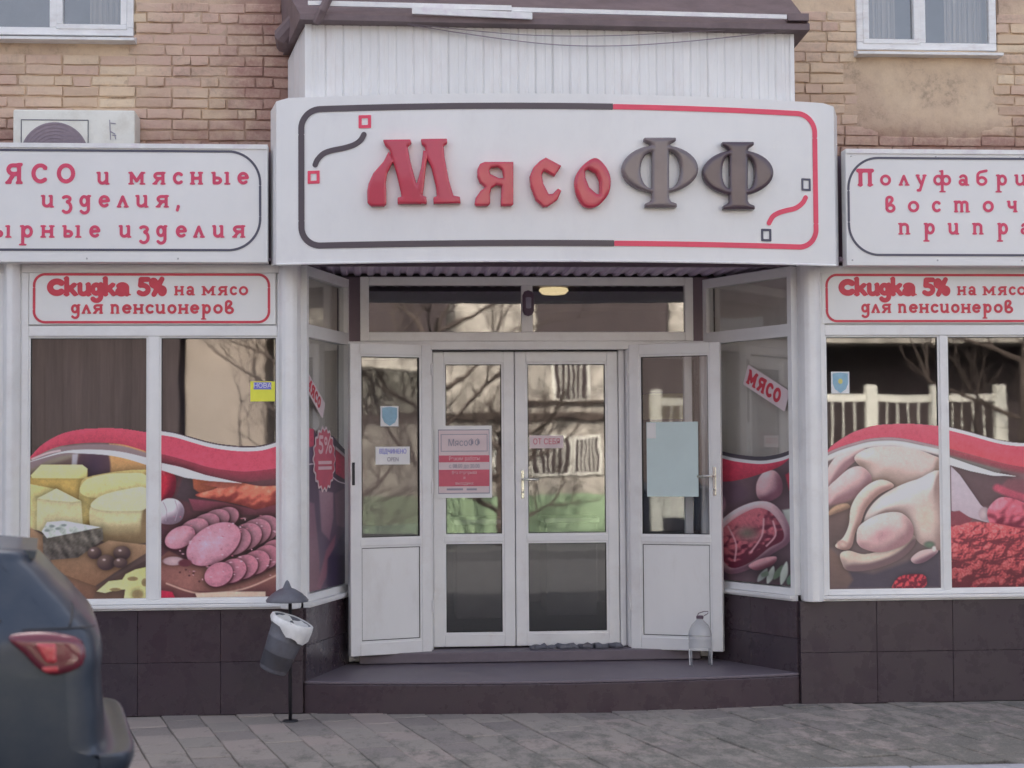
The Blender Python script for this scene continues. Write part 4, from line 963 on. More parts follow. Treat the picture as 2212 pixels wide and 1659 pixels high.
# ================================================================== PRINTED FILMS (flat print, colours per vertex)
class Paint:
    grain = .022
    def __init__(s, x0, x1, y0, y1, step, bg):
        s.x0, s.x1, s.y0, s.y1 = x0, x1, y0, y1
        s.nx, s.ny = int((x1 - x0) / step) + 1, int((y1 - y0) / step) + 1
        s.X, s.Y = np.meshgrid(np.linspace(x0, x1, s.nx), np.linspace(y0, y1, s.ny), indexing='ij')
        s.c = np.ones(s.X.shape + (3,)) * np.array(bg, float); s.mask = np.ones(s.X.shape, bool); s.step = step
        s.n1 = s.fbm(.02); s.n2 = s.fbm(.07)
    def fbm(s, f, o=5):
        h = np.zeros(s.X.shape); w = 0
        for k in range(o * 4):
            a = rng.uniform(0, 6.28); ff = f * 2 ** (k / 4) * rng.uniform(.7, 1.3)
            h += np.sin(ff * (s.X * math.cos(a) + s.Y * math.sin(a)) + rng.uniform(0, 6.28)) * .85 ** k; w += .85 ** k
        return h / w * 2
    def _mix(s, d, col, soft):
        a = np.clip(.5 - d / soft, 0, 1); a = (a * a * (3 - 2 * a))[..., None]; s.c = s.c * (1 - a) + col * a
    def poly(s, pts, c1, c2=None, soft=6, dir=(0, 1), smooth=False, tex=0.015, shade=0, sr=60, sh=.2):
        if smooth: pts = crom(pts, 5)
        d = poly_d(s.X, s.Y, pts); c1 = np.array(c1, float); c2 = np.array(c2 if c2 is not None else c1, float)
        if soft < 13: s.c = s.c * (1 - sh * np.exp(-np.maximum(d, 0) / 22))[..., None]
        q = [p[0] * dir[0] + p[1] * dir[1] for p in pts]; t = np.clip((s.X * dir[0] + s.Y * dir[1] - min(q)) / (max(q) - min(q) + 1e-6), 0, 1)[..., None]
        col = c1 * (1 - t) + c2 * t
        if shade: col = col * (1 - shade * np.exp(np.minimum(d, 0) / sr))[..., None]
        col = col * (1 + tex * s.n2)[..., None]; s._mix(d, col, soft)
    def ell(s, cx, cy, rx, ry, c1, c2=None, rot=0, soft=6, tex=.015, off=(0, 0), rim=None):
        a = R(rot); x = (s.X - cx) * math.cos(a) + (s.Y - cy) * math.sin(a); y = -(s.X - cx) * math.sin(a) + (s.Y - cy) * math.cos(a)
        k = np.hypot(x / rx, y / ry); d = (k - 1) * min(rx, ry); c1 = np.array(c1, float); c2 = np.array(c2 if c2 is not None else c1, float)
        if soft < 9 and min(rx, ry) > 20: s.c = s.c * (1 - .3 * np.exp(-np.maximum(d, 0) / 16))[..., None]
        k2 = np.clip(np.hypot(x / rx - off[0], y / ry - off[1]), 0, 1.3)[..., None] / 1.3
        if rim is not None: s._mix(d - 4, np.ones(s.c.shape) * np.array(rim, float), soft)
        s._mix(d, (c1 * (1 - k2) + c2 * k2) * (1 + tex * s.n2)[..., None], soft)
    def _blur(s, h, n=3, k=3):
        for _ in range(n):
            for ax in (0, 1):
                a = h.copy()
                for q in range(1, k + 1): a += np.roll(h, q, ax) + np.roll(h, -q, ax)
                h = a / (2 * k + 1)
        return h
    def lit(s, h, c, lo, hi=None, rough=0):
        gx, gy = np.gradient(h, s.step); q = 1 / np.sqrt(gx * gx + gy * gy + 1)
        lam = np.clip((gx * .38 + gy * .62 + .68) * q, 0, 1.05); t = np.clip((lam - .12) / .80, 0, 1); t = (t * t * (3 - 2 * t))[..., None]
        col = np.array(lo, float) * (1 - t) + np.array(c, float) * t
        if hi is not None: u = np.clip((lam - .90) / .12, 0, 1)[..., None]; col = col * (1 - u * .8) + np.array(hi, float) * u * .8
        return col
    def blob(s, pts, c, lo, w=120, soft=7, hi=None, sh=.22, up=.8, k=4, add=None, smooth=True):
        if smooth: pts = crom(pts, 5)
        d = poly_d(s.X, s.Y, pts); x = np.clip(-d / w, 0, 1); h = s._blur(w * np.sqrt(1 - (1 - x) ** 2) * up, 3, k)
        if add is not None: h = h + add
        s.c = s.c * (1 - sh * np.exp(-np.maximum(d, 0) / 20))[..., None]
        s._mix(d, s.lit(h, c, lo, hi), soft)
    def line(s, pts, w, c, soft=4, smooth=True):
        if smooth: pts = crom(pts, 5, False)
        s._mix(seg_d(s.X, s.Y, pts) - w / 2, np.ones(s.c.shape) * np.array(c, float), soft)
    def band(s, top, bot, c1, c2=None, soft=4):
        t = np.interp(s.X, [p[0] for p in top], [p[1] for p in top]); b = np.interp(s.X, [p[0] for p in bot], [p[1] for p in bot])
        d = np.maximum(t - s.Y, s.Y - b); k = np.clip((s.Y - t) / np.maximum(b - t, 1), 0, 1)[..., None]
        c1 = np.array(c1, float); c2 = np.array(c2 if c2 is not None else c1, float); s._mix(d, c1 * (1 - k) + c2 * k, soft)
    def cut_above(s, top):
        t = np.interp(s.X, [p[0] for p in top], [p[1] for p in top]); s.mask &= s.Y >= t
    def build(s, name, to3d, gain=1.0, **kw):
        gr = rng.normal(0, 1, s.X.shape); gr = (gr + np.roll(gr, 1, 0) + np.roll(gr, 1, 1)) / 1.7
        cl_ = rng.normal(0, 1, (s.nx // 5 + 3, s.ny // 5 + 3)); ix = np.arange(s.nx) / 5; iy = np.arange(s.ny) / 5
        fx, fy_ = (ix % 1)[:, None], (iy % 1)[None, :]; i0, j0 = ix.astype(int)[:, None], iy.astype(int)[None, :]
        cl_ = (cl_[i0, j0] * (1 - fx) + cl_[i0 + 1, j0] * fx) * (1 - fy_) + (cl_[i0, j0 + 1] * (1 - fx) + cl_[i0 + 1, j0 + 1] * fx) * fy_
        sat = np.clip((s.c.max(-1) - s.c.min(-1)) / 60, .25, 1.0)
        c = np.clip(s.c * (1 + (.012 * s.n1 + s.grain * sat * (gr + 1.1 * cl_))[..., None]), 0, 255) / 255
        l = np.where(c <= .04045, c / 12.92, ((c + .055) / 1.055) ** 2.4) * GAIN * gain; l = np.clip(l, 0, .86)
        V = [to3d(x, y) for x, y in zip(s.X.ravel().tolist(), s.Y.ravel().tolist())]
        ny = s.ny; mk = s.mask
        I, J = np.nonzero(mk[:-1, :-1] & mk[1:, :-1] & mk[:-1, 1:] & mk[1:, 1:]); a = I * ny + J
        F = np.stack([a, a + 1, a + ny + 1, a + ny], -1)
        used = np.unique(F); rm = -np.ones(len(V), int); rm[used] = np.arange(len(used))
        me = D.meshes.new(name); me.from_pydata([V[i] for i in used.tolist()], [], rm[F].tolist()); me.materials.append(M['print'])
        ca_ = me.color_attributes.new('Col', 'FLOAT_COLOR', 'POINT')
        cc = np.ones((len(used), 4), np.float32); cc[:, :3] = l.reshape(-1, 3)[used]; ca_.data.foreach_set('color', cc.ravel())
        return link(name, me, **kw)
def smooth_pts(p, n=8): return crom(p, n, False)
GB = 'printed films stuck on the windows'
# --- cheese
p = Paint(48, 745, 590, 1605, 3.6, (98, 80, 76))
p.poly([(48, 700), (240, 700), (330, 760), (120, 830), (48, 860)], (120, 112, 104), (140, 126, 108), soft=30)
p.poly([(520, 690), (745, 700), (745, 900), (515, 900)], (192, 142, 92), (170, 134, 90), soft=12)
p.ell(430, 830, 100, 140, (64, 50, 66), (84, 62, 66), soft=20)
p.poly([(300, 745), (335, 745), (325, 825), (295, 825)], (165, 160, 165), soft=14)
p.poly([(48, 885), (370, 895), (392, 850), (394, 960), (345, 1024), (200, 990), (48, 960)], (206, 176, 100), (190, 158, 92), soft=8)
p.poly([(50, 875), (112, 812), (360, 814), (392, 838), (384, 896), (60, 892)], (214, 204, 142), (220, 206, 130), soft=6)
p.poly([(48, 925), (210, 958), (120, 1040), (96, 1200), (48, 1190)], (206, 194, 130), (190, 178, 128), soft=8)
p.blob([(343, 960), (420, 880), (800, 860), (800, 1100), (560, 1140), (412, 1178), (358, 1166)], (204, 184, 118), (140, 112, 60), 120, up=.5)
p.poly([(345, 975), (380, 905), (500, 872), (620, 866), (745, 880), (745, 1010), (560, 1000), (420, 1010)], (206, 200, 140), (204, 190, 128), soft=8, smooth=True)
p.poly([(90, 1010), (205, 955), (355, 1030), (364, 1168), (282, 1168), (130, 1215), (88, 1195)], (210, 200, 152), (188, 178, 136), soft=7, dir=(.3, 1))
p.poly([(92, 1010), (205, 953), (352, 1028), (300, 1034), (180, 1024)], (216, 208, 150), soft=6)
p.blob([(410, 1060), (412, 1195), (470, 1262), (600, 1286), (800, 1250), (800, 1020), (640, 1040), (500, 1040)], (204, 194, 148), (120, 100, 74), 170, up=.6)
p.poly([(410, 1055), (470, 1000), (600, 965), (745, 955), (745, 1075), (620, 1090), (480, 1085)], (206, 202, 156), (200, 192, 146), soft=8, smooth=True)
p.poly([(48, 1180), (130, 1230), (140, 1365), (300, 1450), (450, 1535), (470, 1605), (48, 1605)], (150, 122, 96), (112, 82, 68), soft=14)
p.poly([(170, 1372), (330, 1350), (520, 1262), (745, 1290), (745, 1340), (560, 1450), (440, 1530), (210, 1445)], (150, 122, 96), (124, 92, 72), soft=10)
p.poly([(450, 1535), (745, 1380), (745, 1605), (430, 1605)], (76, 62, 60), (100, 78, 66), soft=14)
p.poly([(125, 1225), (300, 1215), (482, 1188), (488, 1258), (335, 1362), (160, 1374), (128, 1330)], (106, 100, 90), (78, 72, 68), soft=6, tex=.28)
p.poly([(118, 1205), (150, 1150), (250, 1143), (474, 1184), (310, 1216), (150, 1246)], (186, 192, 184), (170, 176, 166), soft=6, tex=.16)
for x, y in ((180, 1175), (215, 1190), (150, 1200), (250, 1170)): p.ell(x, y, 16, 8, (120, 128, 124), soft=8)
for x, y, rx, ry in ((435, 1335, 42, 36), (600, 1338, 52, 42), (505, 1392, 55, 46), (590, 1395, 42, 30)):
    p.ell(x, y, rx, ry, (112, 92, 84), (66, 52, 54), off=(-.3, -.4), soft=8); p.ell(x - 12, y - 16, 9, 6, (176, 160, 156), soft=8)
p.poly([(448, 1562), (520, 1502), (602, 1494), (622, 1462), (680, 1435), (745, 1422), (745, 1605), (612, 1605), (620, 1552), (560, 1556), (500, 1572)], (198, 192, 122), (206, 198, 140), soft=5)
for x, y, rx, ry in ((665, 1490, 32, 13), (738, 1512, 20, 24), (694, 1582, 32, 26), (560, 1552, 34, 10)): p.ell(x, y, rx, ry, (116, 100, 74), (146, 128, 88), soft=5)
tA = smooth_pts([(48, 762), (120, 690), (230, 630), (350, 603), (470, 597), (600, 600), (745, 622)]); bA = smooth_pts([(48, 782), (180, 718), (300, 692), (450, 684), (600, 696), (745, 738)])
p.band([(x, y + 8) for x, y in bA], [(x, y + 60) for x, y in bA], (130, 112, 114), (120, 104, 104), soft=14)
p.band(tA, bA, (186, 74, 92), (164, 62, 78))
p.band(smooth_pts([(48, 792), (230, 738), (350, 724), (500, 728), (620, 744), (745, 774)]), smooth_pts([(48, 796), (230, 748), (350, 748), (500, 758), (620, 780), (745, 818)]), (188, 190, 190))
p.line([(60, 778), (150, 745), (225, 730)], 12, (180, 160, 160))
p.cut_above(tA)
def pane_map(x0, x1, px0, px1, py_top, py_bot, Yq=-.006):
    return lambda x, y: (x0 + .012 + (x - px0) / (px1 - px0) * (x1 - x0 - .024), Yq, Z_MID - .012 - (y - py_top) / (py_bot - py_top) * (Z_MID - Z_SILL - .024))
tag(p.build('window_film', pane_map(XL0, XLm0, 48, 745, 65, 1605)), 'window film printed with pale cheeses under a red ribbon', 'window film', GB)
# --- sausage
p = Paint(818, 1503, 605, 1605, 3.6, (92, 58, 64))
p.blob([(780, 850), (860, 850), (905, 900), (890, 1000), (820, 1050), (780, 1050)], (178, 44, 62), (92, 22, 40), 60, hi=(208, 110, 120))
p.poly([(950, 880), (1040, 900), (1020, 1050), (900, 1020)], (70, 56, 62), soft=24)
p.poly([(1000, 850), (1150, 880), (1140, 960), (1050, 990), (1010, 960)], (182, 96, 66), (150, 80, 62), soft=12)
p.blob([(1020, 1000), (1130, 965), (1240, 922), (1400, 948), (1540, 955), (1540, 1040), (1400, 1088), (1300, 1062), (1150, 1030)], (212, 112, 90), (128, 54, 52), 60, hi=(222, 150, 126), add=p._blur(rng.normal(0, 1, p.X.shape), 3, 3) * 60)
p.poly([(1060, 935), (1200, 905), (1310, 935), (1180, 960)], (150, 78, 66), soft=12)
p.poly([(980, 1020), (1200, 1045), (1380, 1090), (1503, 1060), (1503, 1130), (1250, 1115), (1010, 1090)], (124, 62, 76), (88, 48, 58), soft=12)
p.ell(1160, 1430, 400, 200, (150, 104, 94), (120, 78, 74), rot=-8, soft=10)
p.poly([(818, 1190), (1000, 1290), (1120, 1390), (1000, 1400), (818, 1300)], (84, 52, 60), soft=14)
p.blob([(800, 1060), (850, 1018), (920, 1030), (955, 1085), (935, 1150), (870, 1172), (800, 1150)], (204, 196, 198), (118, 100, 112), 80, hi=(214, 210, 212)); p.line([(830, 1040), (850, 1090), (845, 1150)], 5, (150, 135, 145)); p.line([(900, 1030), (915, 1090), (900, 1150)], 5, (150, 135, 145))
def slice_(x, y, rx, ry, rot=-25, c=(196, 148, 158)):
    rx *= 1.16; ry *= 1.18
    p.ell(x + 6, y + 8, rx, ry, (92, 44, 56), soft=8, rot=rot); p.ell(x, y, rx, ry, c, (172, 112, 126), rot=rot, soft=5, tex=.06, off=(-.15, -.1))
for x, y in ((1190, 1140), (1135, 1152), (1075, 1176), (1010, 1205), (930, 1248)): slice_(x, y, 82, 52)
for x, y in ((1425, 1205), (1375, 1225), (1320, 1250), (1255, 1275)): slice_(x, y, 88, 66, c=(198, 148, 160))
slice_(1130, 1290, 152, 92, -30, (198, 152, 166))
for x, y in ((1490, 1340), (1440, 1372), (1380, 1402), (1310, 1428), (1240, 1450), (1160, 1470)): slice_(x, y, 76, 58, c=(188, 122, 136))
for k in range(70):
    x, y = rng.uniform(870, 1500), rng.uniform(1120, 1500); p.ell(x, y, rng.uniform(3, 9), rng.uniform(2, 5), (206, 160, 170) if k % 2 else (160, 96, 110), soft=6)
p.c = p.c * (1 + .05 * p._blur(rng.normal(0, 1, p.X.shape), 2, 1)[..., None])
p.ell(890, 1388, 62, 26, (182, 156, 158), (150, 120, 124), soft=8); p.ell(960, 1400, 40, 22, (88, 46, 54), soft=10)
for x, y in ((985, 1475), (1010, 1462), (965, 1440), (1045, 1510), (930, 1455)): p.ell(x, y, 7, 6, (80, 50, 52), soft=5)
p.poly([(818, 1500), (1000, 1565), (1250, 1575), (1503, 1470), (1503, 1605), (818, 1605)], (128, 84, 78), (92, 56, 58), soft=14)
p.line([(850, 1520), (1050, 1582), (1300, 1560), (1503, 1480)], 10, (186, 150, 134), soft=10)
p.poly([(1020, 1580), (1200, 1572), (1440, 1575), (1440, 1605), (1030, 1605)], (188, 160, 142), soft=8)
p.poly([(818, 1560), (885, 1570), (900, 1605), (818, 1605)], (166, 44, 66), soft=10)
tB = smooth_pts([(818, 618), (900, 632), (1000, 662), (1100, 690), (1200, 708), (1320, 718), (1420, 712), (1503, 690)])
bB = smooth_pts([(818, 755), (900, 775), (1000, 805), (1100, 835), (1200, 852), (1330, 862), (1503, 845)])
p.band(bB, [(x, y + 62) for x, y in bB], (138, 52, 68), (104, 52, 62), soft=10)
p.band([(x, y + 20) for x, y in tB], bB, (178, 66, 86), (186, 72, 92)); p.band(tB, [(x, y + 24) for x, y in tB], (196, 196, 196)); p.band([(x, y - 9) for x, y in tB], tB, (58, 46, 54))
p.poly([(818, 812), (900, 822), (1000, 852), (930, 850), (818, 830)], (190, 90, 116), soft=10)
p.poly([(818, 806), (940, 834), (1080, 880), (1305, 932), (1100, 916), (960, 896), (818, 850)], (192, 190, 192), soft=4)
p.cut_above([(x, y - 9) for x, y in tB])
tag(p.build('window_film', pane_map(XLm1, XL1, 818, 1503, 65, 1605)), 'window film printed with sliced pink sausage under a red ribbon', 'window film', GB)
# --- chicken
p = Paint(75, 1145, -40, 1590, 5.4, (104, 88, 88))
p.poly([(75, 760), (300, 720), (280, 960), (150, 1150), (75, 1200)], (120, 100, 96), (84, 72, 72), soft=50)
p.poly([(75, 860), (150, 770), (260, 745), (300, 790), (200, 820), (75, 900)], (156, 128, 112), soft=26)
p.poly([(75, 1300), (200, 1400), (500, 1440), (900, 1300), (1145, 1150), (1145, 1590), (75, 1590)], (78, 70, 78), (66, 60, 70), soft=60)
p.poly([(75, 1180), (200, 1300), (300, 1500), (240, 1590), (75, 1590)], (112, 90, 82), (90, 74, 72), soft=40)
p.poly([(1000, 170), (1145, 190), (1145, 290), (1010, 230)], (126, 116, 112), soft=20)
p.c = p.c * 1.0; SK, SL = (196, 174, 166), (112, 84, 86)
p.blob([(60, 440), (160, 285), (300, 225), (440, 215), (430, 262), (270, 400), (150, 540), (60, 600)], (192, 164, 160), (136, 102, 106), 110, hi=(208, 186, 182))
p.blob([(330, 300), (480, 205), (700, 190), (900, 215), (1080, 280), (1190, 360), (1190, 640), (900, 660), (700, 610), (500, 560), (420, 430)], SK, (138, 116, 106), 260, hi=(206, 192, 182), up=.7)
p.blob([(60, 620), (170, 500), (290, 405), (400, 392), (490, 480), (480, 590), (380, 680), (200, 760), (60, 790)], (194, 164, 160), (132, 98, 102), 150, hi=(206, 180, 178))
p.poly([(75, 770), (220, 750), (330, 700), (330, 830), (270, 960), (180, 1080), (75, 1140)], (110, 88, 84), (84, 70, 70), soft=40)
p.blob([(75, 830), (150, 770), (250, 750), (285, 790), (200, 830), (75, 870)], (166, 136, 112), (110, 84, 74), 50, soft=20)
p.blob([(415, 950), (450, 830), (560, 700), (740, 590), (930, 520), (1190, 470), (1190, 1170), (980, 1170), (880, 1060), (800, 960), (640, 920), (500, 960)], (196, 182, 174), (142, 118, 112), 300, hi=(208, 196, 188), up=.75)
p.ell(1010, 900, 120, 200, (190, 168, 152), (188, 170, 160), soft=160)
p.blob([(705, 590), (655, 535), (560, 522), (450, 575), (350, 675), (288, 800), (268, 960), (215, 1080), (135, 1160), (175, 1198), (255, 1205), (300, 1160), (330, 1040), (385, 940), (440, 800), (560, 670)], (204, 180, 166), (140, 108, 102), 62, hi=(210, 190, 180), sh=.3)
p.ell(205, 1150, 52, 34, (196, 172, 160), (150, 120, 112), soft=26, rot=20)
p.blob([(185, 1240), (270, 1215), (420, 1250), (640, 1190), (860, 1060), (905, 1150), (760, 1300), (500, 1400), (260, 1412), (195, 1330)], (190, 170, 154), (104, 84, 86), 120, hi=(200, 184, 170), up=.9)
p.blob([(340, 1090), (360, 985), (460, 905), (600, 850), (760, 845), (860, 925), (892, 1035), (850, 1130), (730, 1195), (560, 1235), (410, 1200), (352, 1150)], (202, 176, 168), (140, 106, 108), 190, hi=(206, 186, 180), sh=.3, up=.75)
p.ell(590, 1070, 150, 80, (168, 126, 130), (196, 168, 162), rot=-28, soft=140)
p.blob([(860, 1300), (950, 1225), (1080, 1205), (1120, 1240), (1000, 1330), (900, 1350)], (186, 160, 156), (98, 72, 82), 50, soft=10)
p.ell(1040, 1165, 52, 34, (98, 116, 96), (80, 84, 78), soft=30); p.ell(1085, 1205, 20, 26, (186, 176, 170), soft=16)
hn = p._blur(rng.normal(0, 1, p.X.shape), 2, 2) * 260
p.blob([(680, 1560), (740, 1480), (860, 1450), (980, 1460), (1010, 1530), (960, 1590), (700, 1590)], (178, 66, 74), (96, 34, 48), 60, add=hn, soft=12)
hn = p._blur(rng.normal(0, 1, p.X.shape), 2, 1) * 5
p.c = p.c * (1 + .0 * hn[..., None])
tC = smooth_pts([(75, 222), (140, 160), (300, 60), (450, 5), (600, -24), (900, -30), (1145, -8)]); bC = smooth_pts([(75, 248), (180, 202), (320, 156), (480, 116), (650, 104), (800, 115), (1000, 158), (1145, 192)])
p.band([(x, y + 30) for x, y in bC], [(x, y + 88) for x, y in bC], (186, 190, 186), (180, 172, 168), soft=22)
p.band(bC, [(x, y + 22) for x, y in bC], (140, 118, 122), (156, 132, 136), soft=8)
p.band(tC, bC, (186, 82, 98), (178, 72, 90)); p.cut_above(tC)
tag(p.build('window_film', pane_map(XR0, XRm0, 75, 1145, -886, 1590)), 'window film printed with raw chicken under a red ribbon', 'window film', GB)
# --- mince
p = Paint(75, 1128, 130, 1585, 5.4, (112, 84, 88))
p.poly([(100, 480), (560, 560), (700, 760), (400, 860), (330, 860), (160, 620)], (92, 74, 78), (88, 68, 72), soft=30)
p.poly([(75, 330), (500, 470), (500, 600), (75, 460)], (118, 116, 112), (108, 100, 98), soft=26)
p.poly([(480, 700), (560, 620), (1128, 640), (1128, 900), (700, 820)], (112, 74, 80), (120, 66, 76), soft=30)
p.poly([(85, 500), (160, 580), (330, 850), (412, 930), (405, 1015), (250, 965), (85, 900)], (176, 166, 172), (166, 150, 156), soft=8)
p.ell(360, 930, 50, 60, (186, 168, 168), (146, 124, 130), soft=14)
p.poly([(75, 910), (150, 900), (260, 980), (160, 1060), (75, 1080)], (118, 60, 70), soft=14)
p.line([(470, 700), (600, 760), (754, 800), (950, 790), (1128, 830)], 70, (164, 76, 92), soft=30)
p.blob([(385, 900), (480, 790), (600, 795), (754, 855), (950, 870), (1180, 900), (1180, 1130), (754, 1110), (540, 1080), (415, 1030)], (196, 96, 110), (100, 36, 52), 130, hi=(208, 140, 152), add=p._blur(rng.normal(0, 1, p.X.shape), 3, 3) * 90)
p.poly([(75, 1070), (230, 1010), (420, 1010), (600, 1050), (1128, 1110), (1128, 1585), (75, 1585)], (170, 76, 84), (96, 48, 60), soft=14, tex=.1)
lump = [(cx_, cy_, rx, ry) for cx_, cy_, rx, ry in ((260, 1130, 190, 120), (560, 1140, 190, 110), (170, 1300, 150, 110), (430, 1290, 160, 110), (680, 1260, 150, 100), (300, 1440, 180, 100), (600, 1430, 190, 110), (120, 1500, 130, 90), (860, 1210, 170, 110), (900, 1400, 190, 120), (1080, 1290, 130, 130), (460, 1560, 200, 70), (780, 1550, 190, 80), (1060, 1520, 150, 90))]
fine = p._blur(rng.normal(0, 1, p.X.shape), 2, 1) * 16 + p._blur(rng.normal(0, 1, p.X.shape), 2, 3) * 110
hh_ = np.zeros(p.X.shape)
for cx_, cy_, rx, ry in lump: hh_ = np.maximum(hh_, np.sqrt(np.clip(1 - ((p.X - cx_) / rx) ** 2 - ((p.Y - cy_) / ry) ** 2, 0, 1)) * 120)
msk = poly_d(p.X, p.Y, crom([(40, 1080), (150, 1030), (260, 1000), (420, 1015), (560, 1040), (700, 1080), (900, 1080), (1180, 1120), (1180, 1640), (40, 1640)], 5))
t_ = np.clip((p.Y - 1050) / 560, 0, 1)[..., None]
p._mix(msk, p.lit(p._blur(hh_, 2, 3) + fine, (188, 82, 86), (108, 46, 56), (206, 128, 126)) * (1 - .25 * t_), 12)
p.ell(740, 1190, 34, 60, (186, 140, 158), soft=16)
tD = smooth_pts([(75, 152), (250, 200), (450, 262), (600, 292), (754, 300), (950, 285), (1128, 250)]); bD = smooth_pts([(75, 345), (250, 398), (450, 458), (600, 498), (754, 520), (950, 515), (1128, 490)])
p.band(bD, [(x, y + 60) for x, y in bD], (150, 60, 74), (118, 74, 78), soft=26)
p.band(tD, bD, (192, 78, 96), (186, 76, 86)); p.band(tD, [(x, y + 30) for x, y in tD], (194, 196, 192)); p.band([(x, y - 9) for x, y in tD], tD, (70, 60, 62))
p.poly([(75, 420), (250, 488), (450, 560), (640, 598), (430, 590), (250, 548), (75, 492)], (192, 194, 192), soft=4)
p.cut_above([(x, y - 9) for x, y in tD])
tag(p.build('window_film', pane_map(XRm1, XR1, 75, 1128, -655, 1585)), 'window film printed with red minced meat under a red ribbon', 'window film', GB)
# --- right bay: steak
def bay_map(Mx, L_, px0, px1, py0, py1, out=.006):
    return lambda x, y: tuple(onbay(Mx, L_ - ba - (x - px0) / (px1 - px0) * (L_ - 2 * ba), Z_MID - (y - py0) / (py1 - py0) * (Z_MID - Z_SILL - .02), out))
SG = 1
p = Paint(120, 482, 905, 1625, 2.2, (92, 74, 80))
p.blob([(330, 1110), (360, 1050), (410, 1040), (440, 1090), (436, 1160), (380, 1200), (335, 1180)], (192, 156, 158), (112, 74, 86), 60, hi=(204, 178, 178)); p.ell(200, 1160, 90, 60, (88, 70, 80), soft=30); p.ell(150, 1220, 40, 60, (140, 104, 116), soft=16)
p.poly([(455, 1060), (482, 1040), (482, 1120), (470, 1140)], (150, 50, 66), soft=10); p.poly([(440, 1240), (482, 1230), (482, 1350), (460, 1330)], (176, 180, 172), soft=14)
nz = p._blur(rng.normal(0, 1, p.X.shape), 3, 3) * 60
p.blob([(122, 1390), (205, 1270), (320, 1203), (405, 1213), (464, 1305), (468, 1400), (400, 1465), (300, 1555), (200, 1592), (145, 1530)], (196, 166, 168), (110, 78, 90), 34, hi=(206, 188, 188))
p.blob([(152, 1395), (220, 1305), (320, 1238), (385, 1250), (434, 1322), (442, 1390), (380, 1440), (300, 1520), (215, 1560), (165, 1500)], (166, 92, 100), (88, 38, 52), 90, add=nz, sh=.1)
p.ell(285, 1370, 60, 40, (100, 96, 86), (140, 84, 90), soft=50, tex=.15)
for q in ([(360, 1290), (350, 1380), (300, 1470)], [(200, 1340), (235, 1430), (228, 1520)], [(400, 1300), (410, 1370), (370, 1430)]): p.line(q, 7, (186, 146, 150), soft=9)
p.blob([(290, 1540), (340, 1500), (410, 1480), (400, 1520), (330, 1560)], (186, 140, 144), (110, 60, 72), 20)
p.poly([(120, 1420), (170, 1560), (200, 1625), (120, 1625)], (74, 58, 72), soft=16)
for x0_, y0_, x1_, y1_, c in ((330, 1620, 372, 1545, (150, 156, 150)), (372, 1625, 400, 1530, (176, 182, 172)), (400, 1600, 440, 1520, (96, 112, 92)), (430, 1625, 456, 1500, (164, 170, 160)), (460, 1620, 478, 1560, (84, 104, 88)), (350, 1590, 372, 1560, (84, 96, 82))):
    p.poly([(x0_, y0_), ((x0_ + x1_) / 2 - 14, (y0_ + y1_) / 2), (x1_, y1_), ((x0_ + x1_) / 2 + 16, (y0_ + y1_) / 2 + 6)], c, smooth=True, soft=8)
tE = smooth_pts([(120, 915), (190, 940), (250, 955), (350, 966), (430, 952), (482, 930)])
bE = smooth_pts([(120, 1098), (200, 1100), (280, 1082), (350, 1056), (430, 1018), (482, 968)])
p.band([(x, y + 36) for x, y in tE], bE, (176, 62, 82), (150, 52, 68)); p.band([(x, y + 22) for x, y in tE], [(x, y + 40) for x, y in tE], (186, 184, 186)); p.band(tE, [(x, y + 22) for x, y in tE], (66, 62, 68))
p.cut_above(tE)
tag(p.build('window_film', bay_map(BRm, BRl, 120, 482, 355, 1632)), 'window film printed with a raw steak on the angled window', 'window film', GB)
# --- left bay: dark meat (px left edge = pillar side)
def bay_map_l(px0, px1, py0, py1, out=.006):
    return lambda x, y: tuple(onbay(BLm, ba + (x - px0) / (px1 - px0) * (BLl - 2 * ba), Z_MID - (y - py0) / (py1 - py0) * (Z_MID - Z_SILL - .02), out))
p = Paint(25, 352, 370, 1625, 3.2, (74, 60, 76))
p.poly([(130, 860), (250, 890), (250, 1080), (215, 1260), (150, 1180)], (132, 104, 116), (108, 78, 92), soft=20)
p.poly([(25, 930), (90, 960), (130, 1350), (140, 1625), (25, 1625)], (112, 84, 98), (100, 66, 76), soft=24)
p.poly([(190, 1330), (270, 1220), (240, 1450), (140, 1625), (110, 1600)], (112, 72, 84), soft=24)
p.poly([(260, 900), (352, 860), (352, 1180), (280, 1150)], (100, 78, 90), soft=24); p.poly([(200, 1400), (352, 1200), (352, 1625), (190, 1625)], (56, 48, 66), soft=30)
p.poly([(25, 380), (90, 390), (90, 520), (25, 560)], (164, 58, 80), soft=10); p.poly([(25, 540), (95, 520), (110, 660), (25, 665)], (80, 64, 84), soft=16)
p.poly([(268, 540), (352, 600), (352, 790), (270, 740)], (156, 56, 78), soft=10); p.poly([(270, 520), (352, 585), (352, 610), (270, 545)], (170, 158, 164), soft=6)
p.poly([(272, 468), (352, 550), (352, 585), (275, 515)], (64, 58, 66), soft=6)
p.line([(25, 665), (80, 658), (130, 672), (220, 745), (290, 800), (352, 822)], 9, (180, 168, 176), soft=6)
p.cut_above([(25, 380), (90, 390), (110, 430), (250, 440), (352, 545)])
tag(p.build('window_film', bay_map_l(25, 352, -300, 1632)), 'dark window film of hanging meat on the narrow angled window', 'window film', GB)

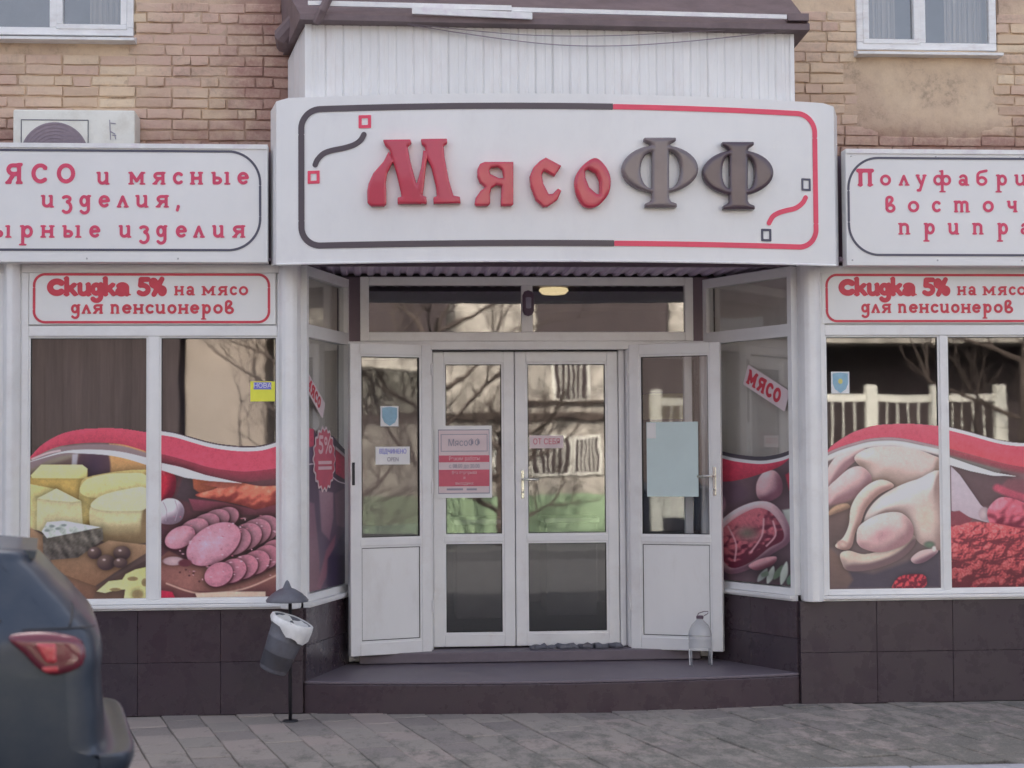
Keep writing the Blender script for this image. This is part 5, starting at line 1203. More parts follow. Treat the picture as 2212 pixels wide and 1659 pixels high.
# ================================================================== STICKERS AND NOTES
def quad_note(name, pts, mat, thick, lab, cat, group=None):
    o = mesh(name, pts + [(x, y + thick, z) for x, y, z in pts], [(0, 1, 2, 3), (4, 7, 6, 5), (0, 4, 5, 1), (1, 5, 6, 2), (2, 6, 7, 3), (3, 7, 4, 0)], M[mat]); return tag(o, lab, cat, group)
def note(px0, py0, px1, py1, Y, mat, lab, name='sticker', cat='sticker', **k):
    a, b = at(px0, py0, Y), at(px1, py1, Y); r = empty(name, ((a.x + b.x) / 2, Y, (a.z + b.z) / 2), label=lab, cat=cat)
    rel(MB().box(a.x, b.x, Y - .002, Y, b.z, a.z).build('sheet', M[mat]), r); return r, a, b
def crest(r, cx, cz, w, h, Y):
    pts = [(-.42, .42), (0, .46), (.42, .42), (.42, -.05), (.3, -.3), (0, -.48), (-.3, -.3), (-.42, -.05)]
    q = [(cx + x * w, cz + z * h) for x, z in pts]
    rel(shape([poly_shape([q], [], .004)], 'crest', M['crest'], None, lambda x, z, o: (x, Y - .003 - o, z), .001), r)
    rel(shape([(lambda X, Z: ell_d(X, Z, cx, cz + .06 * h, w * .12, h * .12), cx - w * .2, cx + w * .2, cz - h * .2, cz + h * .25, .003)], 'crest_emblem', M['crestgold'], None, lambda x, z, o: (x, Y - .005 - o, z), .001), r)
# yellow sticker
Yw = -.008
r, a, b = note(541, 824, 594, 867, Yw, 'yellow', 'small yellow sticker with a white lettered strip on the sausage window')
q0, q1 = at(548, 826, Yw), at(586, 841, Yw); rel(MB().box(q0.x, q1.x, Yw - .004, Yw - .002, q1.z, q0.z).build('strip', M['blue_ink']), r)
rel(text('НОВА', .045, ((q0.x + q1.x) / 2, Yw - .006, (q0.z + q1.z) / 2), M['paper'], None), r)
r, a, b = note(1795, 803, 1835, 850, Yw, 'paper', 'white square crest sticker on the chicken window'); crest(r, (a.x + b.x) / 2, (a.z + b.z) / 2, b.x - a.x, a.z - b.z, Yw)
# pictures on the opened leaves: places along the leaf
def on_leaf(Mx, px, py):
    Y = .8
    for _ in range(6):
        p_ = at(px, py, Y); u = (p_.x - Mx[0][3]) / Mx[0][0]; Y = Mx[1][3] + Mx[1][0] * u
    return u, p_.z
def leaf_note(Mx, px0, py0, px1, py1, mat, lab, name='sticker', cat='sticker', out=.0, thick=.002):
    u0, z1 = on_leaf(Mx, px0, py0); u1, z0 = on_leaf(Mx, px1, py1); c = Mx @ Vector(((u0 + u1) / 2, .02 - out, (z0 + z1) / 2))
    r = empty(name, c, label=lab, cat=cat); rel(MB().box(u0, u1, .02 - out, .02 - out + thick, z0, z1, Mx).build('sheet', M[mat]), r)
    return r, u0, u1, z0, z1, Mx @ Vector(((u0 + u1) / 2, .017 - out, (z0 + z1) / 2))
ra = math.atan2(MLl[1][0], MLl[0][0])
r, u0, u1, z0, z1, c = leaf_note(MLl, 824, 877, 863, 921, 'paper', 'pale crest sticker on the glass of the left open door')
w_, h_ = (u1 - u0), (z1 - z0); uc, zc = (u0 + u1) / 2, (z0 + z1) / 2
q = [(uc + x * w_, zc + z * h_) for x, z in [(-.42, .42), (0, .46), (.42, .42), (.42, -.05), (.3, -.3), (0, -.48), (-.3, -.3), (-.42, -.05)]]
rel(shape([poly_shape([q], [], .004)], 'crest', M['crest'], None, lambda x, z, o: tuple(MLl @ Vector((x, .018 - o, z))), .001), r)
r, u0, u1, z0, z1, c = leaf_note(MLl, 813, 965, 887, 1003, 'paper', 'white paper note with a blue line on the left open door', 'note', 'note', .004)
rel(text('ВІДЧИНЕНО', .05, c + Vector((0, 0, .03)), M['blue_ink'], None, rot=(math.pi / 2, 0, ra), wx=.72), r)
rel(text('OPEN', .045, c + Vector((0, 0, -.03)), M['grey_ink'], None, rot=(math.pi / 2, 0, ra), wx=.8), r)
r, u0, u1, z0, z1, c = leaf_note(MLr, 1395, 912, 1508, 1073, 'paper_green', 'large pale blue-green sheet on the glass of the right open door', 'poster', 'poster', .004)
rel(MB().box(u0 + .005, u0 + .075, .008, .0155, z1 - .125, z1 - .005, MLr).build('taped_card', M['paper']), r)
# push sticker and hours plate on the inner doors
Yg = Yd + .016
r, a, b = note(1144, 941, 1217, 968, Yg, 'paper_pink', 'small pinkish push sticker on the inner door beside the handle')
rel(text('ОТ СЕБЯ', .062, ((a.x + b.x) / 2, Yg - .004, (a.z + b.z) / 2), M['platered'], None, wx=.8), r)
Yh = Yd - .012
r, a, b = note(940, 920, 1063, 1075, Yh, 'paper', 'white and red opening hours plate on the inner door', 'hours_plate', 'notice')
def pl2(px0, py0, px1, py1, mat, o, name='panel'):
    p0, p1 = at(px0, py0, Yh), at(px1, py1, Yh); rel(MB().box(p0.x, p1.x, Yh - o - .001, Yh - o + .0005, p1.z, p0.z).build(name, M[mat]), r)
pl2(946, 928, 1058, 1066, 'grey_ink', .003); pl2(947.5, 930, 1056.5, 1064, 'paper_pink', .0045)
pl2(952, 938, 1053, 975, 'grey_ink', .006); pl2(953.5, 939.5, 1051.5, 973.5, 'paper_pink', .0075)
def tx(s, px, py, size, mat, wx=.8):
    c_ = at(px, py, Yh); rel(text(s, size, (c_.x, Yh - .010, c_.z), M[mat], None, wx=wx), r)
tx('МясоФФ', 1003, 957, .075, 'grey_ink')
pl2(948, 984, 1057, 998, 'platered', .006); pl2(948, 1000, 1057, 1014, 'paper_pink', .006); pl2(948, 1015, 1057, 1050, 'platered', .006)
tx('Режим работы', 1003, 991, .042, 'pink_ink'); tx('с 08.00 до 20.00', 1003, 1007, .042, 'grey_ink'); tx('без перерыва', 1003, 1021, .036, 'pink_ink'); tx('и', 1003, 1032, .036, 'pink_ink'); tx('выходных', 1003, 1044, .036, 'pink_ink')
pl2(965, 1055, 1000, 1059, 'grey_ink', .006, 'print_line'); pl2(1008, 1055, 1030, 1059, 'grey_ink', .006, 'print_line')

# МЯСО strips on the angled windows
def myaso(Mx, flip, u0, zc, ln, h, angle, lab):
    ca2, sa2 = math.cos(angle), math.sin(angle)
    def f3(x, z, o):                               # x along the strip 0..ln
        u = u0 + (x * ca2 + z * sa2) * flip; zz = zc - x * sa2 + z * ca2
        return tuple(onbay(Mx, u, zz, .010 + o))
    rct = (lambda X, Z: rr_d(X, Z, -.03, ln + .03, -h * .72, h * .72, .004), -.03, ln + .03, -h * .72, h * .72, .01)
    r = empty('sticker', onbay(Mx, u0, zc, .01), label=lab, cat='sticker', group='tilted meat stickers')
    rel(shape([rct], 'sheet', M['paper_pink'], None, f3, .001), r)
    parts = []; x = 0
    for ch in 'мясо':
        adv = GL[ch][0]; rel(shape([glyph(ch, .24, x, -h / 2, h, adv * h * .9)], 'letter', M['disctext'], None, lambda x, z, o: f3(x, z, o + .003), .001), r); x += (adv * .9 + .12) * h
def on_bay_px(Mx, px, py):
    Y = .5
    for _ in range(12):
        p_ = at(px, py, Y); u = (p_.x - Mx[0][3]) / Mx[0][0]; Y = .5 * Y + .5 * (Mx[1][3] + Mx[1][0] * u)
    return u, p_.z
uA, zA = on_bay_px(BRm, 1618, 806); uB, zB = on_bay_px(BRm, 1698, 858)
lnA = math.hypot(uB - uA, zB - zA)
myaso(BRm, -1, uA, zA - .02, lnA, lnA / 4.3, math.atan2(zA - zB, abs(uB - uA)), 'tilted red МЯСО sticker on the wide angled window')
uA, zA = on_bay_px(BLm, 660, 822); uB, zB = on_bay_px(BLm, 694, 884)
lnB = math.hypot(uB - uA, zB - zA)
myaso(BLm, 1, uA, zA, lnB, lnB / 4.6, math.atan2(zA - zB, abs(uB - uA)), 'tilted red МЯСО sticker on the narrow angled window')
# scalloped 5% badge on the left bay
u0, _ = on_bay_px(BLm, 673, 1000); u1, _ = on_bay_px(BLm, 721, 1000); cz = at(697, 992, .5).z; hh = .235; cu_ = (u0 + u1) / 2; wu = abs(u1 - u0) / 2
def sc_fn(g):
    def fn(X, Z):
        x = (X - cu_) / wu; z = (Z - cz) / hh; a_ = np.arctan2(z, x); rr_ = np.hypot(x, z)
        return (rr_ - (.93 + .05 * np.cos(a_ * 18)) * g) * .2
    return fn
r = empty('sticker', onbay(BLm, cu_, cz, .012), label='scalloped dark red 5% badge on the narrow angled window', cat='sticker')
rel(shape([(sc_fn(1.06), cu_ - wu * 1.2, cu_ + wu * 1.2, cz - hh * 1.2, cz + hh * 1.2, .008)], 'badge_rim', M['paper_pink'], None, lambda x, z, o: tuple(onbay(BLm, x, z, .010 + o)), .001), r)
rel(shape([(sc_fn(.97), cu_ - wu * 1.2, cu_ + wu * 1.2, cz - hh * 1.2, cz + hh * 1.2, .008)], 'badge_face', M['platered'], None, lambda x, z, o: tuple(onbay(BLm, x, z, .013 + o)), .001), r)
for g_ in (glyph('5', .2, cu_ - wu * .62, cz + .04, .13, wu * .5), glyph('%', .16, cu_ - wu * .1, cz + .04, .13, wu * .75)): rel(shape([g_], 'letter', M['pink_ink'], None, lambda x, z, o: tuple(onbay(BLm, x, z, .016 + o)), .001), r)
for zz in (-.02, -.06): rel(MB().box(cu_ - wu * .6, cu_ + wu * .6, -.0175, -.0155, cz + zz - .016, cz + zz + .008, BLm).build('print_line', M['pink_ink']), r)

# ================================================================== THINGS ON THE FACADE AND STEP
# air conditioner
ay = .08
ax0, ax1 = at(28, 270, ay).x, at(291, 270, ay).x; azt = at(160, 237, ay).z; az0 = azt - .56
ac = empty('air_conditioner', ((ax0 + ax1) / 2, ay, az0), label='pale outdoor air conditioner unit behind the left sign', cat='air conditioner')
rel(MB().box(ax0, ax1, ay, ay + .28, az0, azt).build('casing', M['plate'], bevel=.012), ac)
gx0, gx1 = at(47, 280, ay).x, at(190, 280, ay).x; gzt = at(120, 260, ay).z; cxg, czg, rg = (gx0 + gx1) / 2, gzt - .25, .235
rel(MB().box(gx0, gx1, ay - .006, ay + .0, gzt - .5, gzt).build('grille_panel', M['plate'], bevel=.003), ac)
rel(shape([(lambda X, Z: np.hypot(X - cxg, Z - czg) - rg, cxg - rg, cxg + rg, czg - rg, czg + rg, .012)], 'fan_opening', M['grille'], None, lambda x, z, o: (x, ay - .008 - o, z), .002), ac)
gm = MB()
for k in range(9): rr = rg * (k + 1) / 9.5; gm.tube([(cxg + rr * math.cos(t), ay - .014, czg + rr * math.sin(t)) for t in np.linspace(0, 2 * math.pi, 33)], .0022, 4, False)
rel(gm.build('fan_guard', M['grille']), ac)
fr = MB()
for q in ((gx0 - .004, gx1 + .004, gzt - .002, gzt + .004), (gx0 - .004, gx0, gzt - .5, gzt), (gx1, gx1 + .004, gzt - .5, gzt)): fr.box(q[0], q[1], ay - .009, ay - .001, q[2], q[3])
rel(fr.build('grille_edge', M['darkline']), ac)
lg = MB(); lp = lambda px, py: at(px, py, ay)
for (xa, ya, xb, yb) in ((237, 259, 239, 302), (239, 266, 250, 267), (239, 284, 249, 290), (243, 292, 251, 293), (248, 292, 250, 301)):
    a_, b_ = lp(xa, ya), lp(xb, yb); lg.tube([(a_.x, ay - .003, a_.z), (b_.x, ay - .003, b_.z)], .0035, 5)
rel(lg.build('maker_mark', M['grey_ink']), ac)
# small dark lamp over the door, camera box
ly_ = Yp - .06
lo = empty('wall_lamp', (at(1141, 655, ly_).x, ly_, at(1141, 655, ly_).z), label='small dark oval lamp on the transom mullion above the door', cat='lamp')
cL = lo.location; mm = MB()
mm.lathe([(.001, -.10), (.03, -.09), (.045, -.06), (.045, .06), (.03, .09), (.001, .10)], 20)
hb = mm.build('housing', M['soffit'], lo, smooth=True); hb.scale = (1, .8, 1); hb.active_material = M['maroon']
lb = MB().lathe([(.001, -.05), (.022, -.04), (.024, .04), (.001, .05)], 14).build('lens', M['grey_ink'], lo, smooth=True); lb.location = (0, -.022, 0)
MB().box(-.015, .015, 0, .035, -.02, .02).build('bracket', M['maroon'], lo)
# litter bin
by_ = -.36
bx, bz0 = at(627, 1500, by_).x, 0
bn = empty('litter_bin', (bx, by_, 0), label='dark grey street litter bin with tilted bucket and white liner', cat='bin')
zc_ = at(620, 1296, by_).z
MB().tube([(0, 0, 0), (0, 0, zc_ + .03)], .012, 10).build('post', M['black'], bn, smooth=True)
MB().lathe([(.001, .008), (.05, .007), (.055, 0)], 20).build('foot', M['black'], bn)
capm = MB().lathe([(.142, -.012), (.145, 0), (.13, .018), (.10, .045), (.06, .07), (.03, .082), (.022, .10), (.012, .125), (.001, .135)], 24)
cap = capm.build('cap', M['binpaint'], bn, smooth=True); cap.location = (-.02, 0, zc_)
pt, pb = at(632, 1340, by_ - .16), at(588, 1450, by_ - .16)
ax_ = Vector((pt.x - bx, -.16, pt.z)) ; bx_ = Vector((pb.x - bx, -.13, pb.z)); d_ = (ax_ - bx_); hgt = d_.length
Qm = Matrix.Translation(bx_) @ d_.to_track_quat('Z', 'Y').to_matrix().to_4x4()
bk = MB().lathe([(.001, 0), (.088, 0), (.095, .01), (.118, hgt * .62), (.1195, hgt * .63), (.1195, hgt * .66), (.118, hgt * .67), (.130, hgt - .01), (.134, hgt), (.126, hgt), (.10, .03), (.001, .02)], 28, Qm)
bk.build('bucket', M['binpaint'], bn, smooth=True)
lm = MB(); nn = 28; V = []; F = []
prof = [(.10, hgt - .16), (.122, hgt - .02), (.132, hgt + .008), (.142, hgt - .0), (.145, hgt - .05), (.141, hgt - .10)]
for pi_, (r_, z) in enumerate(prof):
    for k in range(nn):
        a = 2 * math.pi * k / nn; wv = (.008 * math.sin(a * 5 + 1) + .006 * math.sin(a * 9)) * (pi_ / 4)
        dv = Qm.to_3x3() @ Vector((math.cos(a), math.sin(a), 0)); fr_ = max(0, dv.x * .8 - dv.y * .45)
        dz = (.055 - .085 * fr_ if pi_ == 5 else .018 - .03 * fr_ if pi_ == 4 else 0)
        V.append(Qm @ Vector(((r_ + wv) * math.cos(a), (r_ + wv) * math.sin(a), z + dz + (wv if pi_ > 3 else 0))))
for i in range(len(prof) - 1):
    for k in range(nn): F.append((i * nn + k, i * nn + (k + 1) % nn, (i + 1) * nn + (k + 1) % nn, (i + 1) * nn + k))
F.append(tuple(range(nn)))
mesh('liner', V, F, M['bag'], bn, True)
MB().tube([(0, -.0, pt.z - .02), (ax_.x * .5, -.05, pt.z - .02), (ax_.x, -.10, pt.z - .03)], .008, 8).build('bracket', M['binpaint'], bn)
MB().tube([(0, -.016, .52 + .0), (0, -.022, .52)], .008, 10).build('bolt', M['steel'], bn)
# cut plastic bottle
oy = .42; bc = at(1513, 1440, oy)
bt = empty('plastic_bottle', (bc.x, oy, .228), label='clear upturned cut plastic bottle standing on the step by the right door', cat='bottle')
prof = [(.084, .12), (.086, .17), (.083, .18), (.086, .19), (.086, .235), (.080, .262), (.062, .30), (.036, .328), (.024, .338), (.024, .352)]
MB().lathe(prof, 32).build('body', M['bottle'], bt, smooth=True)
for cx_, w_ in ((-.5, 1), (.5, 1)):
    V = []; F = []; base_a = math.pi if cx_ < 0 else 0
    for k in range(7):
        a = base_a + (k - 3) * .2
        for z, rr in ((.12, .084), (.06, .083), (.0, .080)): V.append((rr * math.cos(a), rr * math.sin(a), z))
    for k in range(6):
        for q in range(2): F.append((k * 3 + q, k * 3 + 3 + q, k * 3 + 4 + q, k * 3 + 1 + q))
    lgm = mesh('leg', V, F, M['bottle'], bt, True)
    m_ = lgm.modifiers.new('solid', 'SOLIDIFY'); m_.thickness = .004
    a = base_a
    MB().tube([(.084 * math.cos(a) , -.02, .125), (.082 * math.cos(a), -.022, .01)], .0035, 6).build('leg_fold', M['paper'], bt)
MB().lathe([(.026, .346), (.027, .352), (.027, .366), (.02, .369), (.001, .369)], 20).build('cap', M['maroon'], bt)
MB().tube([(-.02, 0, .362), (-.01, 0, .385), (.03, 0, .398), (.062, 0, .398), (.060, 0, .382), (.03, 0, .366)], .0035, 6).build('carry_loop', M['maroon'], bt)

# ================================================================== INTERIOR
rm = empty('shop_interior', (1, 4, .3)); 
rm = MB().box(-6, 8.5, QY + .2, 5.2, .0, .29).box(-6, PL - .25, .12, QY + .198, .0, .29).box(PR + .25, 8.5, .12, QY + .198, .0, .29).build('shop_floor', M['room_floor'], kind='structure')
iw = MB().box(-6, 8.5, 5.2, 5.3, .29, 3.25).box(-6.1, -6, .1, 5.2, .29, 3.25).box(8.5, 8.6, .1, 5.2, .29, 3.25).box(-6, 8.5, .1, 5.2, 3.25, 3.3).build('shop_inner_walls', M['room'], kind='structure')
def slats(x0, x1, y, z0, z1, w, mat, name, lab, cat):
    r = empty(name, ((x0 + x1) / 2, y, z1), label=lab, cat=cat); n = int((x1 - x0) / w)
    for i in range(n):
        x = x0 + i * w; a = .25 + .1 * math.sin(i * 2.3); dx, dy = w * .56 * math.cos(a), w * .56 * math.sin(a); cx_ = x + w / 2
        v = [(cx_ - dx, y - dy, z0), (cx_ + dx, y + dy, z0), (cx_ + dx, y + dy, z1), (cx_ - dx, y - dy, z1)]
        rel(mesh('slat', v + [(a_, b_ + .002, c_) for a_, b_, c_ in v], [(0, 1, 2, 3), (7, 6, 5, 4), (0, 4, 5, 1), (2, 6, 7, 3)], M[mat]), r)
slats(XL0 - .05, XLm0 + .25, .28, .9, 2.75, .12, 'curtain', 'vertical_blind', 'dark brown vertical blind behind the cheese window', 'blind')
rel_x = at(395, 900, .35).x
MB().box(rel_x, XL1 + .05, .35, .37, .9, 2.8).build('roller_blind', M['blind'], label='plain beige blind behind the sausage window', cat='blind')
slats(at(1452, 900, 2.2).x, at(1560, 900, 2.2).x, 1.6, .3, 2.9, .1, 'wood', 'vertical_blind', 'brown slatted curtain seen through the right open door', 'blind')
yb_ = 1.5; q0, q1 = at(1400, 850, yb_), at(1478, 905, yb_)
MB().box(q0.x, q1.x, yb_, yb_ + .3, q1.z, q0.z).build('yellow_box', M['yellowbox'], bevel=.01, label='pale yellow box seen through the glass of the right open door', cat='box')
MB().box(q0.x + .01, q1.x + .05, yb_ - .02, yb_ + .32, q1.z - .03, q1.z - .002).build('shelf', M['wood'], label='thin shelf under the pale yellow box', cat='shelf')
for k, (px0, px1, yy) in enumerate(((985, 1085, 3.6), (1180, 1290, 3.8))):
    x0, x1 = at(px0, 1200, yy).x, at(px1, 1200, yy).x
    c_ = empty('display_counter', ((x0 + x1) / 2, yy, .29), label='grey counter front inside, ' + ('left' if k == 0 else 'right') + ' of the two seen through the doors', cat='counter')
    rel(MB().box(x0, x1, yy, yy + .6, .29, 1.15).build('body', M['room'], bevel=.01), c_); rel(MB().box(x0 - .02, x1 + .02, yy - .03, yy + .62, 1.15, 1.2).build('top', M['steel'], bevel=.01), c_)
# white box inside the wide angled window and a lit ceiling lamp
yq = 1.2; q0, q1 = at(1555, 655, yq), at(1590, 688, yq)
fb_ = empty('floodlight', ((q0.x + q1.x) / 2, yq, q1.z), label='pale box-shaped floodlight behind the upper pane of the wide angled window', cat='lamp')
rel(MB().box(q0.x, q1.x, yq, yq + .1, q1.z, q0.z).build('housing', M['disc'], bevel=.008), fb_); rel(MB().tube([((q0.x + q1.x) / 2, yq + .05, q1.z), ((q0.x + q1.x) / 2 - .03, yq + .06, q1.z - .12)], .03, 10).build('arm', M['disc']), fb_)
em, nt, N, L, B = nodes('warm_lamp_glow'); B.inputs['Emission Color'].default_value = (1, .78, .42, 1); B.inputs['Emission Strength'].default_value = .3
cp_ = at(1196, 628, 2.6)
cl_ = empty('ceiling_lamp', (cp_.x, 2.6, cp_.z), label='lit round yellow ceiling lamp seen through the right transom pane', cat='lamp')
MB().lathe([(.001, -.04), (.10, -.03), (.13, 0), (.12, .02)], 24).build('shade', em, cl_, smooth=True); MB().tube([(0, 0, .02), (0, 0, .12)], .03, 8).build('stem', M['metal'], cl_)

# ================================================================== PARKED CAR AT THE LEFT
def car(loc, rz, lab, paint):
    c = empty('parked_car', loc, rz, label=lab, cat='car')
    # profile from under the bumper, over the tail, along the roof; x backwards positive, z up (ground = 0)
    tail = [(-.25, .24), (-.08, .28), (.02, .40), (.04, .55), (.06, .60), (.06, .64), (.04, .652), (-.055, .66), (-.07, .80), (-.082, .96), (-.076, 1.05), (-.088, 1.13), (-.11, 1.18), (-.15, 1.23),
            (-.17, 1.25), (-.21, 1.30), (-.27, 1.36), (-.325, 1.425), (-.37, 1.465), (-.375, 1.49), (-.44, 1.51), (-.8, 1.54), (-1.4, 1.555), (-2.0, 1.53), (-2.6, 1.38), (-3.05, 1.12), (-3.9, 1.0), (-4.15, .80), (-4.2, .5), (-4.1, .25)]
    pr = crom(tail, 3, False)
    def hw(z):                                    # half width by height: sills, shoulders, tumblehome
        return float(np.interp(z, [.2, .35, .7, 1.0, 1.14, 1.34, 1.50, 1.56], [.83, .87, .885, .88, .865, .76, .68, .62]))
    V = []; F = []; cols = 15; rr = .16
    ws = [math.sin(a) for a in np.linspace(-math.pi / 2, math.pi / 2, cols)]
    for x, z in pr:
        h = hw(z)
        for k in range(cols):
            a = -math.pi / 2 + math.pi * k / (cols - 1); sgn = 1 if x > -2.2 else -1
            e = abs(math.sin(a)) ** .35 * (1 if math.sin(a) > 0 else -1) if math.sin(a) != 0 else 0
            y = h * e; inset = rr * (1 - math.cos(a) ** .5) if abs(math.cos(a)) > 1e-6 else rr
            V.append((x - sgn * inset * 1.0, y, z))
    n = len(pr)
    for i in range(n - 1):
        for k in range(cols - 1): F.append((i * cols + k, i * cols + k + 1, (i + 1) * cols + k + 1, (i + 1) * cols + k))
    # sides: connect rear half to front half at equal heights
    rear = [i for i in range(n) if pr[i][0] > -.6]; zs = [.22, .4, .6, .8, .95, 1.02, 1.1, 1.2, 1.3, 1.4, 1.5, 1.56]
    zr = [pr[i][1] for i in rear]
    def xr(z): return float(np.interp(z, *zip(*sorted((pr[i][1], pr[i][0]) for i in rear))))
    fi = [i for i in range(n) if pr[i][0] < -1.9]
    def xf(z): return float(np.interp(z, *zip(*sorted((pr[i][1], pr[i][0]) for i in fi))))
    for sg in (-1, 1):
        base = len(V); m = 22; zz = np.linspace(.22, 1.55, 30)
        for z in zz:
            a, b = xr(z) - rr, xf(z) + rr
            for k in range(m):
                t = k / (m - 1); x = a + (b - a) * t
                V.append((x, sg * (hw(z) + .02 * math.sin(math.pi * t)), z))
        for i in range(len(zz) - 1):
            for k in range(m - 1):
                q = (base + i * m + k, base + i * m + k + 1, base + (i + 1) * m + k + 1, base + (i + 1) * m + k); F.append(q if sg > 0 else q[::-1])
    mesh('body', V, F, paint, c, True)
    side = -1
    def sp(x, z, o):                              # point on the near flank, wrapping the rear corner
        xc = xr(z) - rr
        if x <= xc: t = (xc - x) / 3.5; return (x, side * (hw(z) + .02 * math.sin(math.pi * min(t, 1)) + o), z)
        a = min((x - xc) / rr, 1.0) * math.pi / 2 * .93
        return (xc + (rr + o) * math.sin(a), side * (hw(z) - .09 * (1 - math.cos(a)) + o * math.cos(a)), z)
    def flank(name, pts, mat, o, th=.004, cell=.02, par=c, smooth=True, pw=None):
        return shape([poly_shape([pts], [], cell)], name, mat, par, lambda x, z, q: sp(x, z, o + q), th, pw, smooth)
    flank('quarter_window', [(-1.02, 1.16), (-.56, 1.19), (-.50, 1.22), (-.60, 1.36), (-.70, 1.41), (-1.02, 1.43)], M['carglass'], .002)
    flank('window', [(-1.98, 1.12), (-1.08, 1.15), (-1.08, 1.44), (-1.9, 1.43)], M['carglass'], .002)
    flank('window', [(-2.65, 1.11), (-2.04, 1.12), (-1.96, 1.43), (-2.2, 1.38)], M['carglass'], .002)
    tl = flank('taillight', crom([(-.475, 1.16), (-.38, 1.175), (-.30, 1.17), (-.22, 1.15), (-.19, 1.105), (-.19, 1.045), (-.22, 1.01), (-.29, .995), (-.345, 1.02), (-.41, 1.09)], 3), M['taillens'], .002, .012, .014, pw=pil(.04, .012))
    flank('reflector', [(-.365, 1.13), (-.28, 1.125), (-.275, 1.045), (-.32, 1.05)], M['tailbright'], .018, .012, .01, tl, pw=pil(.02, .006))
    flank('reflector', [(-.345, 1.032), (-.27, 1.032), (-.27, 1.01), (-.32, 1.01)], M['tailbright'], .018, .010, .008, tl)
    flank('panel_gap', [(-.42, 1.178), (-.13, 1.180), (-.13, 1.188), (-.42, 1.186)], M['black'], .003, .002, .008)
    flank('panel_gap', [(-.245, 1.19), (-.237, 1.19), (-.237, 1.29), (-.245, 1.29)], M['black'], .003, .002, .006)
    flank('bumper_trim', [(-.45, .32), (-.04, .32), (-.02, .50), (-.03, .56), (-.45, .58)], paint, .004, .012, .02)
    fb = MB()
    # spoiler lip
    mesh('spoiler', [(-.66, -.60, 1.53), (-.36, -.60, 1.50), (-.36, .60, 1.50), (-.66, .60, 1.53), (-.66, -.60, 1.495), (-.37, -.60, 1.465), (-.37, .60, 1.465), (-.66, .60, 1.495)],
         [(0, 1, 2, 3), (4, 7, 6, 5), (1, 5, 6, 2), (0, 4, 5, 1), (3, 2, 6, 7)], paint, c)
    for xw in (-.86, -3.4):
        w = empty('wheel', (0, 0, 0)); w.parent = c
        for sg in (-1, 1):
            pass
        for sg in (-1, 1):
            Mw = Matrix.Translation((xw, sg * .80, .32)) @ Matrix.Rotation(math.pi / 2, 4, 'X')
            MB().lathe([(.20, -.10), (.29, -.105), (.318, -.08), (.32, 0), (.318, .08), (.29, .105), (.20, .10)], 36, Mw).build('tyre', M['rubber'], w, smooth=True)
            MB().lathe([(.001, .07), (.06, .08), (.08, .06), (.19, .075), (.205, .10)] if sg < 0 else [(.001, -.07), (.06, -.08), (.08, -.06), (.19, -.075), (.205, -.10)], 30, Mw).build('rim', M['steel'], w, smooth=True)
        arc = [(xw + .385 * math.cos(t), .30 + .385 * math.sin(t)) for t in np.linspace(0, math.pi, 20)]
        inn = [(xw + .345 * math.cos(t), .30 + .345 * math.sin(t)) for t in np.linspace(math.pi, 0, 20)]
        flank('wheel_arch', arc + inn, M['cartrim'], .004, .02, .02)
        flank('wheel_well', [(xw + .35 * math.cos(t), .30 + .35 * math.sin(t)) for t in np.linspace(0, math.pi, 20)], M['rubber'], .003, .003, .03)
    return c
pc = at(262, 1600, -4.62)
car((pc.x - .15, -3.80, -.11), R(11), 'dark blue hatchback with haze in its paint tone parked at the left edge, red tail light showing', M['carpaint'])

# ================================================================== ACROSS THE STREET (seen only mirrored in the glass)
op_ = MB().box(-60, 60, -60, -16.5, -.13, .02).build('far_pavement', M['asphalt'], kind='structure')
OY = -20.0
M['cream'] = simple('cream_render', (.46, .42, .36), .9, .35, 2.6, bmp=.9, bscale=5, dirt=(.15, .13, .11), dirt_at=(.47, .56))
M['green'] = simple('green_painted_base', (.26, .36, .22), .9, .2, 2, dirt=(.16, .22, .12))
M['brownwall'] = simple('dark_brown_cladding', (.055, .040, .040), .85, .3, 1.0, stretch=(4, 4, .2))
M['beigewall'] = simple('beige_render', (.36, .30, .25), .9, .15, 1)
M['whitepaint'] = simple('white_fence_paint', (.72, .70, .62), .6, .1, 3)
M['bark'] = simple('bark', (.075, .055, .045), .9, .3, 8, bmp=.6)
fb1 = empty('facing_building', (2, OY, 0), label='cream rendered building across the street with a green base, mirrored in the doors', cat='building')
x0, x1 = at(930, 900, 22).x, at(1300, 900, 22).x
rel(MB().box(-2.0, 5.2, OY - 8, OY, .95, 8).box(5.2, 24, OY - 8, OY, 3.9, 8).build('wall', M['cream']), fb1)
rel(MB().box(-2.0, 5.2, OY - 8, OY + .05, .0, .95).build('base', M['green']), fb1)
rel(MB().box(5.2, 24, OY - 8, OY - 1.2, 0, 3.9).build('recess_wall', M['brownwall']), fb1)
for k, (a, b, z0, z1) in enumerate(((2.3, 2.9, 1.42, 2.1), (3.05, 3.75, 1.42, 2.1), (3.9, 4.4, 1.42, 2.1), (3.5, 4.15, 2.9, 3.8), (-1.6, -.7, 1.4, 3.0))):
    w = MB().box(a - .06, b + .06, OY, OY + .05, z0 - .06, z1 + .06).build('window', M['whitepaint']); rel(w, fb1)
    pn = MB().box(a, b, OY + .05, OY + .058, z0, z1).build('pane', M['brownwall']); pn.parent = w
    br = MB()
    for i in range(1, 6): br.box(a + (b - a) * i / 6 - .012, a + (b - a) * i / 6 + .012, OY + .06, OY + .08, z0, z1)
    br.build('bars', M['whitepaint']).parent = w
rel(MB().box(-2.0, 5.2, OY, OY + .12, 2.5, 2.62).box(2.9, 5.2, OY, OY + .1, 2.80, 2.86).build('ledge', M['bark']), fb1)
